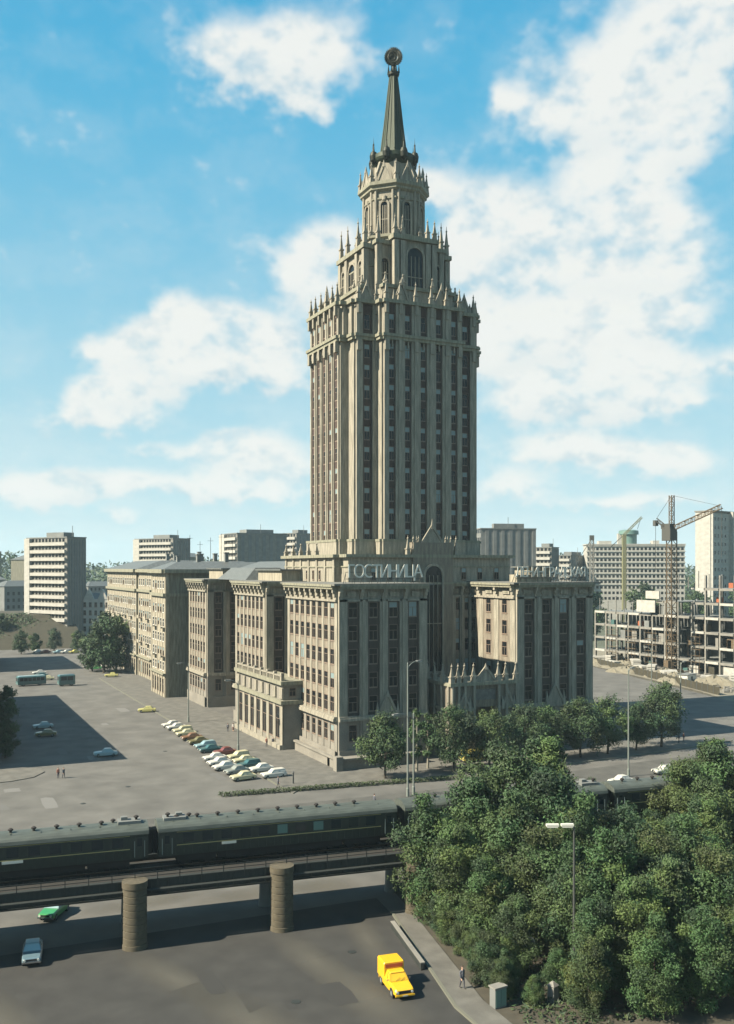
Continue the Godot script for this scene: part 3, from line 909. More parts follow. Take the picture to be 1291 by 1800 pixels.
	for k in 26:
		var a := -PI / 2 + 0.2 + (TAU - 0.4) * k / 25.0
		var c0 := Vector3(cos(a) * 1.25, sin(a) * 1.35, 0)
		var dir := Vector3(-sin(a), cos(a), 0) * (1.0 if a < PI / 2 else -1.0)
		var outw := Vector3(cos(a), sin(a), 0)
		for j in 3:
			var tip: Vector3 = c0 + dir * 0.85 + outw * (0.1 + j * 0.42) + Vector3(0, 0, 0.22 * (j - 1))
			em.tube(c0 - dir * 0.2, c0.lerp(tip, 0.5) + outw * 0.1, 0.24, 0.27, 5, false)
			em.tube(c0.lerp(tip, 0.5) + outw * 0.1, tip + dir * 0.2, 0.27, 0.02, 5, false)
		em.tube(c0 - dir * 0.3, c0 + dir * 0.3, 0.34, 0.34, 6)
	for k in 5:
		var a := PI / 2 + TAU * k / 5.0
		em.tube(Vector3(0, 1.1, 0), Vector3(cos(a) * 0.75, 1.1 + sin(a) * 0.75, 0), 0.3, 0.02, 5, false)
	for k in 9:
		var a := -PI * 0.75 + PI * 1.15 * k / 9.0
		var b2 := -PI * 0.75 + PI * 1.15 * (k + 1) / 9.0
		em.tube(Vector3(-0.25 + cos(a) * 0.62, -0.15 + sin(a) * 0.62, 0), Vector3(-0.25 + cos(b2) * 0.62, -0.15 + sin(b2) * 0.62, 0), 0.2, 0.18, 5)
	em.tube(Vector3(-0.6, -0.6, 0), Vector3(-0.95, -0.95, 0), 0.15, 0.15, 5)
	em.tube(Vector3(0.25, -0.8, 0.1), Vector3(-0.6, 0.3, 0.1), 0.15, 0.15, 5)
	em.obox(Vector3(-0.65, 0.35, 0.1), Vector3(0.36, 0.3, 0), Vector3(-0.17, 0.2, 0), Vector3(0, 0, 0.2))
	em.tube(Vector3(-0.28, 0.1, -0.1), Vector3(-0.28, 0.1, 0.1), 1.2, 1.2, 18)
	em.lathe(Vector3(0, -2.6, 0), [Vector2(0.3, 0), Vector2(0.35, 0.7), Vector2(0.6, 1.1), Vector2(0.2, 1.5)], 8)
	var eo := put(par, "emblem", em, M.old_bronze)
	eo.position = Vector3(0, 143.6, 0)
	eo.rotation.y = -0.5
	eo.scale = Vector3.ONE * 0.86

func make_hotel() -> void:
	var hotel := thing("hotel_tower_building", "tall stone hotel with tapering tower, spire and wreath emblem on top", "hotel", Vector3(93, 0, -183))
	# rear body and courts
	var body := MB.new()
	body.box(Vector3(-18.6, 0, -62), Vector3(26.4, 30.5, 16.6))
	body.box(Vector3(-16.5, 30, -60), Vector3(24, 33.2, -18))
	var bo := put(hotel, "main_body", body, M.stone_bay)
	var bw := MB.new()
	var bb := MB.new()
	var bt := MB.new()
	facade(bo, bw, bb, Vector3(-10.1, 0, 16.6), "f", 5.4, 8.4, 28.5, 2, [10.4, 14.5, 18.6, 22.7, 26.7], 1.2, 2.5, 1.1, 0.5, 0.4, 0.3)
	facade(bo, bw, bb, Vector3(4.4, 0, 16.6), "f", 5.0, 8.4, 28.5, 2, [10.4, 14.5, 18.6, 22.7, 26.7], 1.2, 2.5, 1.1, 0.5, 0.4, 0.3)
	crown_cornice(bw, bt, Vector3(-10.1, 0, 16.6), "f", 19.4, 28.5, 31.1, 1.2, 2.4)
	facade(bo, bw, bb, Vector3(-18.6, 0, -1.4), "l", 10.0, 4.0, 28.5, 3, [6.4, 10.4, 14.5, 18.6, 22.7, 26.7], 1.3, 2.5, 1.2, 0.4, 0.4, 0.2, false)
	put(bo, "pilasters", bw, M.stone)
	put(bo, "wall_panels", bb, M.stone_bay)
	put(bo, "cornice", bt, M.cornice)
	# central bay with the great arch
	var cb := MB.new()
	cb.box(Vector3(-4.6, 0, 16), Vector3(4.3, 39.0, 17.7))
	put(hotel, "central_bay", cb, M.stone_bay)
	arch(hotel, Vector3(-0.2, 13.5, 17.72), 0.0, 3.8, 20.9)  # its dark pane stands in for the shade of a deep recess
	gable(hotel, Vector3(-0.2, 37.5, 17.3), 6.4, 5.2)
	for x in [-5.6, -4.4, -3.2, 2.9, 4.1, 5.3]:
		pinnacle(hotel, Vector3(x, 36.4, 17.2), 4.0)
	# podium of the tower
	var pd := MB.new()
	pd.box(Vector3(-18.3, 30.4, -17), Vector3(18.3, 36.1, 17))
	pd.box(Vector3(-19.6, 30.4, -13.7), Vector3(19.6, 36.07, 13.7))
	var po := put(hotel, "podium", pd, M.stone)
	boxes(po, "cornice", M.cornice, [[-19.1, 36.0, -17.8, 19.1, 36.6, 17.8], [-20.4, 35.97, -14.5, 20.4, 36.57, 14.5]])
	boxes(po, "string_course", M.cornice, [[-18.5, 34.1, -17.2, 18.5, 34.35, 17.2], [-19.8, 34.07, -13.9, 19.8, 34.32, 13.9]])
	for k in 6:
		add_window(po, Vector3(-19.6, 31.6, -11.0 + 3.4 * k), "l", 0.9, 1.9, 0)
	for x in [-13.0, -9.5, 7.2, 11.0, 15.0]:
		add_window(po, Vector3(x, 31.6, 17.0), "f", 1.2, 2.4, 1)
	for k in 7:
		boxes(po, "pilaster", M.stone, [[-19.85, 31, -13.2 + 4.35 * k, -19.5, 36, -12.4 + 4.35 * k]])
		if k < 5:
			pinnacle(hotel, Vector3(-19.8, 36.5, -12.6 + 4.35 * k), 2.6)
	tower_tier(hotel, hotel)
	# wings
	wing_block(hotel, "corner_wing", -27.3, -10.1, 32.7, 8.6, {"f": 4, "l": 8})
	wing_block(hotel, "entrance_wing", 9.1, 26.8, 32.7, 8.6, {"f": 4, "l": 4})
	wing_block(hotel, "street_wing", -28.5, -15.0, -1.3, -21.0, {"f": 3, "l": 7})
	wing_block(hotel, "far_wing", -28.6, -15.0, -43.9, -60.3, {"f": 3, "l": 6})
	var links := MB.new()
	links.box(Vector3(-22, 0, 8.6), Vector3(-15, 30.4, -1.3))
	links.box(Vector3(-21, 0, -21), Vector3(-15, 30.4, -43.9))
	put(hotel, "link_blocks", links, M.stone_bay)
	# roof-top structures
	boxes(hotel, "roof_house", M.cream, [[10.2, 31.2, 29, 17.5, 32.7, 31.5], [14.8, 31.2, 24, 20, 34.0, 28.99], [-24, 31.2, -4, -16, 33.4, -19], [-24, 31.2, -46, -16, 33.6, -58]])
	boxes(hotel, "roof_cap", M.sheet_roof, [[14.2, 34.0, 23.4, 20.6, 34.3, 29.6], [-24.6, 33.4, -3.4, -15.4, 33.7, -19.6], [-24.6, 33.6, -45.4, -15.4, 33.9, -58.6]])
	var caps := MB.new()
	# hipped sheet-metal roof over the rear
	caps.frustum(Vector3(3.5, 33.2, -39), 21.0, 22.0, 15.0, 16.0, 2.4)
	caps.frustum(Vector3(-20, 31.2, -33), 6.0, 11.0, 3.0, 9.0, 2.8)
	put(hotel, "sheet_metal_roof", caps, M.sheet_roof)
	# small gables on the ledge of the front wings
	gable(hotel, Vector3(-18.2, 8.4, 33.5), 3.6, 3.8)
	gable(hotel, Vector3(17.6, 8.4, 33.5), 3.6, 3.8)
	# entrance porch
	var pp := MB.new()
	pp.box(Vector3(-7.4, 0, 28), Vector3(-2.7, 13.0, 37))
	pp.box(Vector3(2.3, 0, 28), Vector3(6.3, 13.0, 37))
	pp.box(Vector3(-2.7, 9.0, 28), Vector3(2.3, 13.2, 36.6))
	pp.box(Vector3(-2.7, 0, 28), Vector3(2.3, 9.0, 31))
	var porch := put(hotel, "entrance_porch", pp, M.stone_bay)
	boxes(porch, "cornice", M.cornice, [[-7.8, 13.0, 27.6, 6.7, 13.6, 37.5], [-7.7, 8.6, 27.8, -2.5, 9.1, 37.4], [2.1, 8.6, 27.8, 6.6, 9.1, 37.4]])
	var col := MB.new()
	col.tube(Vector3.ZERO, Vector3(0, 13.0, 0), 0.3, 0.27, 8, false)
	var cm := col.mesh()
	for x in [-7.3, -6.0, -4.7, -2.8, 2.4, 4.0, 6.2]:
		part(porch, "column", cm, M.stone, Vector3(x, 0, 37.3))
	for z in [29.0, 31.5, 34.0, 36.4]:
		part(porch, "column", cm, M.stone, Vector3(-7.6, 0, z))
	for p in [[-7.3, 37.0], [-6.0, 37.0], [-4.7, 37.0], [-2.8, 37.0], [2.4, 37.0], [4.0, 37.0], [6.2, 37.0], [-7.4, 34.0], [-7.4, 31.0], [-7.4, 28.4]]:
		pinnacle(porch, Vector3(p[0], 13.5, p[1]), 3.6)
	gable(porch, Vector3(-0.2, 13.5, 36.9), 4.4, 2.8)
	gable(porch, Vector3(-4.9, 9.1, 37.2), 2.2, 2.6)
	gable(porch, Vector3(4.4, 9.1, 37.2), 2.2, 2.6)
	var plate := MB.new()
	plate.box(Vector3(-2.4, 10.3, 36.5), Vector3(2.0, 12.2, 36.75))
	put(porch, "name_panel", plate, M.sheet_roof)
	var dr := MB.new()
	dr.box(Vector3(-2.2, 0, 31), Vector3(1.8, 4.4, 31.15))
	put(porch, "door", dr, M.glass)
	# low annexe along the street
	var an := MB.new()
	an.box(Vector3(-31, 0, -11.9), Vector3(-27, 12.2, 15.8))
	var ao := put(hotel, "low_annexe", an, M.stone_base)
	var aw := MB.new()
	var ab := MB.new()
	facade(ao, aw, ab, Vector3(-31, 0, -11.9), "l", 27.7, 1.0, 8.6, 7, [5.0], 2.2, 6.0, 1.4, 0.2, 0.8, 0.0)
	fbox(aw, Vector3(-31, 0, -11.9), axes("l"), 0, 27.7, 0, 1.0, 0, 0.7)
	for k in 8:
		aw.box(Vector3(-31.3, 9.6, -11.6 + 3.7 * k), Vector3(-30.9, 11.6, -10.0 + 3.7 * k))
		aw.box(Vector3(-31.4, 12.9, -11.8 + 3.85 * k), Vector3(-30.8, 14.4, -11.2 + 3.85 * k))
	for k in 56:
		aw.box(Vector3(-31.25, 12.9, -11.7 + 0.49 * k), Vector3(-31.05, 13.7, -11.5 + 0.49 * k))
	aw.box(Vector3(-31.4, 13.7, -11.9), Vector3(-30.9, 13.95, 15.8))
	put(ao, "pilasters", aw, M.stone)
	put(ao, "wall_panels", ab, M.stone_base)
	boxes(ao, "cornice", M.cornice, [[-31.7, 8.6, -12.2, -26, 9.3, 16.5], [-31.7, 12.2, -12.2, -26, 12.9, 16.5]])
	add_window(ao, Vector3(-29.2, 10.0, 15.8), "f", 1.3, 1.6, 0)
	# raised terrace round the corner
	var te := MB.new()
	te.box(Vector3(-29.0, 0.05, 36.9), Vector3(-13, 1.7, 32))
	te.box(Vector3(-29.0, 0.05, 33), Vector3(-27, 1.697, 16.6))
	te.box(Vector3(-29.3, 1.7, 36.4), Vector3(-13, 2.05, 37.2))
	te.box(Vector3(-29.3, 1.697, 36.4), Vector3(-28.6, 2.047, 16.6))
	te.box(Vector3(-29.7, 0.05, 36.2), Vector3(-28.5, 2.5, 37.6))
	put(hotel, "terrace", te, M.stone_base)

func letters(called: String, label: String, text: String, at: Vector3, width: float, high: float) -> void:
	var t := thing(called, label, "sign", at)
	var f := SystemFont.new()
	f.font_names = PackedStringArray(["Droid Sans"])
	var pitch := width / text.length()
	for k in text.length():
		var m := TextMesh.new()
		m.font = f
		m.text = text[k]
		m.font_size = 64
		m.pixel_size = high / 46.0
		m.depth = 0.12
		m.curve_step = 2.0
		part(t, "letter", m, M.sign_white, Vector3(pitch * (k + 0.5), 1.0 + high * 0.5, 0))
	var b := MB.new()
	for y in [0.75, 0.55 + high * 0.6]:
		b.box(Vector3(0, y, -0.35), Vector3(width, y + 0.1, -0.25))
	for k in text.length() + 1:
		b.bar(Vector3(pitch * k, 0, -0.3), Vector3(pitch * k, 0.6 + high * 0.6, -0.3), 0.06)
		b.bar(Vector3(pitch * k, 0, -1.4), Vector3(pitch * k, 0.6 + high * 0.5, -0.32), 0.08)
	put(t, "support_frame", b, M.pole_dark)

# ---------------------------------------------------------------- railway viaduct and train
const RAIL_TURN := -0.1145
const RAIL_AT := Vector3(8, 0, -88)

func make_viaduct() -> void:
	var v := thing("railway_viaduct", "dark steel railway viaduct on round stone piers crossing the road", "viaduct", RAIL_AT, RAIL_TURN)
	var deck := MB.new()
	deck.box(Vector3(-50, 4.9, -7.6), Vector3(110, 5.25, -0.25))
	put(v, "deck", deck, M.ballast)
	for z in [-0.12, -3.0, -5.4, -7.75]:
		var g := MB.new()
		g.box(Vector3(-50, 4.45, z - 0.1), Vector3(110, 5.7, z + 0.1))
		g.box(Vector3(-50, 4.3, z - 0.28), Vector3(110, 4.45, z + 0.28))
		if z > -1 or z < -7:
			g.box(Vector3(-50, 5.7, z - 0.26), Vector3(110, 5.82, z + 0.26))
		for k in 107:
			g.box(Vector3(-50 + 1.5 * k, 4.45, z + 0.1), Vector3(-49.92 + 1.5 * k, 5.7, z + 0.24))
		if z < -1 and z > -7:
			g = MB.new()
			g.box(Vector3(-50, 4.3, z - 0.2), Vector3(110, 4.9, z + 0.2))
		put(v, "girder", g, M.girder)
	var rl := MB.new()
	for z in [0.28, -7.95]:
		for y in [6.15, 6.5]:
			rl.box(Vector3(-50, y, z - 0.03), Vector3(110, y + 0.05, z + 0.03))
		for k in 81:
			rl.box(Vector3(-50 + 2 * k, 5.3, z - 0.035), Vector3(-49.93 + 2 * k, 6.53, z + 0.035))
	rl.box(Vector3(-50, 5.0, 0.3), Vector3(110, 5.06, 0.8))
	put(v, "railing", rl, M.girder)
	var sl := MB.new()
	for t in [-5.0]:
		for k in 266:
			sl.box(Vector3(-50 + 0.6 * k, 5.25, t - 1.3), Vector3(-49.76 + 0.6 * k, 5.4, t + 1.3))
	put(v, "sleepers", sl, M.sleeper, "stuff")
	for k in 64:
		var pk := MB.new()
		pk.box(Vector3(-50 + 2.5 * k, 5.25, -2.1), Vector3(-47.54 + 2.5 * k, 5.33, -0.35))
		put(v, "walkway_plank", pk, M.sleeper)
	for t in [-5.0]:
		for e in [-0.76, 0.76]:
			var r := MB.new()
			r.box(Vector3(-50, 5.4, t + e - 0.04), Vector3(110, 5.56, t + e + 0.04))
			put(v, "rail", r, M.rail)
	for x in [-17.1, -3.5, 10.0, 23.5, 37.0, 50.5, 64.0, 77.6]:
		for z in [0.55, -6.2]:
			var p := MB.new()
			var prof := [Vector2(1.14, 0), Vector2(1.12, 0.42)]
			for q in 8:
				prof.append_array([Vector2(1.02, 0.46 + 0.62 * q), Vector2(1.07, 0.5 + 0.62 * q), Vector2(1.07, 1.02 + 0.62 * q), Vector2(1.02, 1.06 + 0.62 * q)])
			p.lathe(Vector3(x, 0, z), prof, 24)
			if z < 0:
				p = MB.new()
				p.lathe(Vector3(x, 0, z), [Vector2(0.8, 0), Vector2(0.7, 0.5), Vector2(0.6, 4.3)], 16)
			var pier := put(v, "pier", p, M.pier_stone if z > 0 else M.concrete_grey)
			var c := MB.new()
			if z > 0:
				c.lathe(Vector3(x, 5.3, z), [Vector2(1.06, 0), Vector2(1.14, 0.15), Vector2(1.14, 0.7), Vector2(0.01, 0.8)], 20)
				put(pier, "cap", c, M.pier_stone)
		var b := MB.new()
		b.box(Vector3(x - 0.5, 3.6, -7.6), Vector3(x + 0.5, 4.3, 0.2))
		put(v, "cross_beam", b, M.girder)

func carriage_parts(root: Node3D, kind: int) -> void:
	# a carriage along local x, centred, rails at y 0
	var half := 12.0
	var side := PackedVector2Array([Vector2(-1.5, 1.1), Vector2(-1.53, 1.9), Vector2(-1.5, 3.42), Vector2(1.5, 3.42), Vector2(1.53, 1.9), Vector2(1.5, 1.1)])
	var b := MB.new()
	b.prism(side, Vector3(-half, 0, 0), Vector3.BACK, Vector3.UP, Vector3(half * 2, 0, 0))
	for k in 60:
		for e in [-1, 1]:
			if k % 2 == 0:
				b.box(Vector3(-half + 0.4 * k, 1.2, e * 1.5), Vector3(-half + 0.4 * k + 0.12, 1.95, e * 1.56))
	var body := put(root, "body", b, M.train_green)
	var r := MB.new()
	var rp := PackedVector2Array()
	for k in 13:
		var a := PI * k / 12.0
		rp.append(Vector2(cos(a) * 1.6, 3.42 + pow(sin(a), 0.75) * 0.86))
	r.prism(rp, Vector3(-half - 0.05, 0, 0), Vector3.BACK, Vector3.UP, Vector3(half * 2 + 0.1, 0, 0))
	for k in 9:
		r.box(Vector3(-half + 2.6 * k + 1.4, 4.2, -0.9), Vector3(-half + 2.6 * k + 1.44, 4.27, 0.9))
	var roof := put(root, "roof", r, M.train_roof)
	var vm := MB.new()
	vm.lathe(Vector3.ZERO, [Vector2(0.12, 0), Vector2(0.12, 0.18), Vector2(0.24, 0.22), Vector2(0.24, 0.33), Vector2(0.1, 0.42), Vector2(0.0, 0.44)], 8)
	var vent := vm.mesh()
	for k in 10:
		part(roof, "vent", vent, M.train_under, Vector3(-10.2 + 2.0 * k, 4.24, 0.25))
	for e in ([-1] if kind == 0 else [1]):
		var q := MB.new()
		q.box(Vector3(e * 9.3, 4.15, -0.7), Vector3(e * 11.4, 4.5, 0.7))
		q.box(Vector3(e * 9.6, 4.5, -0.4), Vector3(e * 10.2, 4.8, 0.2))
		put(roof, "water_tank", q, M.concrete_grey)
		part(roof, "vent", vent, M.train_under, Vector3(e * 11.0, 4.5, 0.2))
		part(roof, "vent", vent, M.train_under, Vector3(e * 8.9, 4.2, -0.3))
	var wm := MB.new()
	wm.box(Vector3(-0.5, 0, 0), Vector3(0.5, 0.85, 0.05))
	var wmesh := wm.mesh()
	for e in [-1, 1]:
		for k in 11:
			var q := rng.randf()
			var w := part(body, "window", wmesh, M.car_glass if q < 0.86 else M.tank_green, Vector3(-9.2 + 1.84 * k, 2.3, e * 1.5))
			if e < 0:
				w.rotation.y = PI
			var f := MB.new()
			f.box(Vector3(-0.58, -0.08, -0.02), Vector3(0.58, -0.01, 0.09))
			if k == 0 and e > 0:
				cache["sill"] = f.mesh()
			part(w, "sill", cache.get("sill", f.mesh()), M.train_green)
	var st := MB.new()
	for e in [-1, 1]:
		st.box(Vector3(-10.3, 2.06, e * 1.5), Vector3(10.3, 2.12, e * 1.56))
		st.box(Vector3(-10.3, 3.3, e * 1.49), Vector3(10.3, 3.33, e * 1.55))
	put(body, "stripe", st, M.stripe)
	var bd := MB.new()
	bd.box(Vector3(-0.9 if kind == 1 else -6.0, 1.78, 1.5), Vector3(0.9 if kind == 1 else -4.6, 2.02, 1.6))
	put(body, "destination_board", bd, M.sign_white)
	for e in [-1, 1]:
		for g in [-1, 1]:
			var d := MB.new()
			d.box(Vector3(e * 10.8, 1.15, g * 1.48), Vector3(e * 11.6, 3.3, g * 1.545))
			var dn := put(body, "door", d, M.train_green)
			var h := MB.new()
			h.box(Vector3(e * 10.72, 1.3, g * 1.56), Vector3(e * 10.76, 2.8, g * 1.6))
			h.box(Vector3(e * 11.64, 1.3, g * 1.56), Vector3(e * 11.68, 2.8, g * 1.6))
			put(dn, "handrail", h, M.curtain_sky_glint)
			var gl := MB.new()
			gl.box(Vector3(e * 10.98, 2.3, g * 1.5), Vector3(e * 11.42, 3.05, g * 1.552))
			put(dn, "pane", gl, M.car_glass)
		var bg := MB.new()
		bg.box(Vector3(e * 8.4 - 1.9, 0.5, -1.25), Vector3(e * 8.4 + 1.9, 0.95, 1.25))
		for x in [-1.2, 1.2]:
			for z in [-0.76, 0.76]:
				bg.tube(Vector3(e * 8.4 + x, 0.475, z - 0.07), Vector3(e * 8.4 + x, 0.475, z + 0.07), 0.47, 0.47, 16)
			bg.tube(Vector3(e * 8.4 + x, 0.475, -1.1), Vector3(e * 8.4 + x, 0.475, 1.1), 0.09, 0.09, 6)
		put(root, "bogie", bg, M.train_under)
		var gw := MB.new()
		gw.box(Vector3(e * half, 1.2, -0.55), Vector3(e * (half + 0.45), 3.5, 0.55))
		put(root, "gangway", gw, M.train_under)
	var u := MB.new()
	u.box(Vector3(-half + 0.1, 0.95, -1.3), Vector3(half - 0.1, 1.12, 1.3))
	u.box(Vector3(-6.3, 0.42, -1.1), Vector3(6.3, 0.95, 1.1))
	u.box(Vector3(-11.6, 0.6, -0.6), Vector3(11.6, 0.95, 0.6))
	u.box(Vector3(-5.5, 0.35, -1.2), Vector3(-1.5, 0.95, 1.2))
	u.box(Vector3(0.5, 0.4, -1.2), Vector3(4.8, 0.95, 1.2))
	put(root, "underframe", u, M.train_under)

func make_train() -> void:
	var names := ["dark green railway carriage at the rear, cut by the picture's edge", "dark green railway carriage above the two round piers, with white destination board", "dark green railway carriage half hidden behind the tall trees", "dark green railway carriage seen over the bushes beyond the trees"]
	for k in 4:
		var x := -0.4 + 24.95 * k
		var c := cos(RAIL_TURN)
		var s := sin(RAIL_TURN)
		var lx := x + 0.0
		var at := RAIL_AT + Vector3(lx * c + -5.0 * s, 5.56, -lx * s + -5.0 * c)
		var t := thing("railway_carriage", names[k], "train carriage", at, RAIL_TURN, "carriages of the train on the viaduct")
		carriage_parts(t, 0 if k == 1 else 1)

# ---------------------------------------------------------------- trees
func leaf(mb: MB, p: Vector3, outw: Vector3, size: float, tone: float, warm: float) -> void:
	var nn := (outw + Vector3(rng.randfn(), rng.randfn() + 0.5, rng.randfn()) * 0.7).normalized()
	var s := nn.cross(Vector3(rng.randfn(), rng.randfn(), rng.randfn())).normalized()
	var t := nn.cross(s)
	var l := size * rng.randf_range(0.7, 1.3)
	var w := l * rng.randf_range(0.35, 0.6)
	mb.col = Color((0.027 + 0.03 * warm) * tone, (0.062 + 0.008 * warm) * tone, (0.02 - 0.007 * warm) * tone)
	var a := p - s * l * 0.5
	var b := p + s * l * 0.5
	var bend := nn * l * 0.12
	mb.tri(a, p + t * w * 0.5 - bend, b)
	mb.tri(a, b, p - t * w * 0.5 - bend)

func tree_meshes(key: String, high: float, r: float, stem: float, lobes: int, leaves: int, size: float, warm: float, narrow := false) -> Array:
	if cache.has(key):
		return cache[key]
	var wood := MB.new()
	wood.tube(Vector3.ZERO, Vector3(0.1, stem, 0.05), 0.022 * high, 0.016 * high, 8, false)
	wood.tube(Vector3(0.1, stem, 0.05), Vector3(0.0, high * 0.86, 0.0), 0.016 * high, 0.03, 7, false)
	var crown := MB.new()
	crown.tinted = true
	var cl := []
	var ch := high - stem * 0.75
	for k in lobes:
		var q := (k + 0.5) / lobes
		var y := stem * 0.9 + ch * q * 0.86
		var prof := pow(sin(PI * clampf(0.2 + q * 0.76, 0.0, 1.0)), 0.75)
		if narrow:
			prof = sin(PI * clampf(0.1 + q * 0.86, 0, 1)) * 0.9
		var a := k * 2.4 + rng.randf() * 0.8
		var d := r * prof * rng.randf_range(0.3, 0.95)
		var lr := r * rng.randf_range(0.24, 0.48) * (0.7 + 0.4 * prof)
		cl.append([Vector3(cos(a) * d, y + rng.randfn() * 0.04 * high, sin(a) * d), lr, rng.randf_range(0.55, 1.45), clampf(warm + rng.randfn() * 0.25, 0.0, 1.0)])
	for k in mini(7, lobes):
		var c: Array = cl[(k * 3) % lobes]
		var from := Vector3(0.05, stem + (high - stem) * 0.09 * k, 0)
		if from.y < c[0].y:
			wood.tube(from, c[0], 0.008 * high, 0.02, 5, false)
	for k in leaves:
		var c: Array = cl[rng.randi() % lobes]
		var dir := Vector3(rng.randfn(), rng.randfn(), rng.randfn()).normalized()
		var rad: float = c[1] * pow(rng.randf(), 0.28) * rng.randf_range(0.8, 1.18)
		var p: Vector3 = c[0] + dir * rad * Vector3(1, 0.82, 1)
		leaf(crown, p, dir, size, c[2] * rng.randf_range(0.7, 1.3), c[3])
	# loose sprays that break the outline
	for k in leaves / 9:
		var c: Array = cl[rng.randi() % lobes]
		var dir := Vector3(rng.randfn(), rng.randfn() * 0.8 + 0.2, rng.randfn()).normalized()
		var base: Vector3 = c[0] + dir * c[1] * 0.9
		for j in 3:
			leaf(crown, base + dir * c[1] * 0.18 * j + Vector3(rng.randfn(), rng.randfn(), rng.randfn()) * 0.12, dir, size * 0.9, c[2] * rng.randf_range(0.8, 1.35), c[3])
	cache[key] = [wood.mesh(), crown.mesh()]
	return cache[key]

func tree(meshes: Array, at: Vector3, scale: float, label: String, group: String, called := "tree", pale := false) -> void:
	var t := thing(called, label, "tree", at, rng.randf() * TAU, group)
	var w := part(t, "trunk", meshes[0], M.bark_pale if pale else M.bark)
	var c := part(t, "crown", meshes[1], [M.leaf_mid, M.leaf_light, M.leaf_dark, M.leaf_mid, M.leaf_light][rng.randi() % 5])
	w.scale = Vector3.ONE * scale
	c.scale = Vector3.ONE * scale

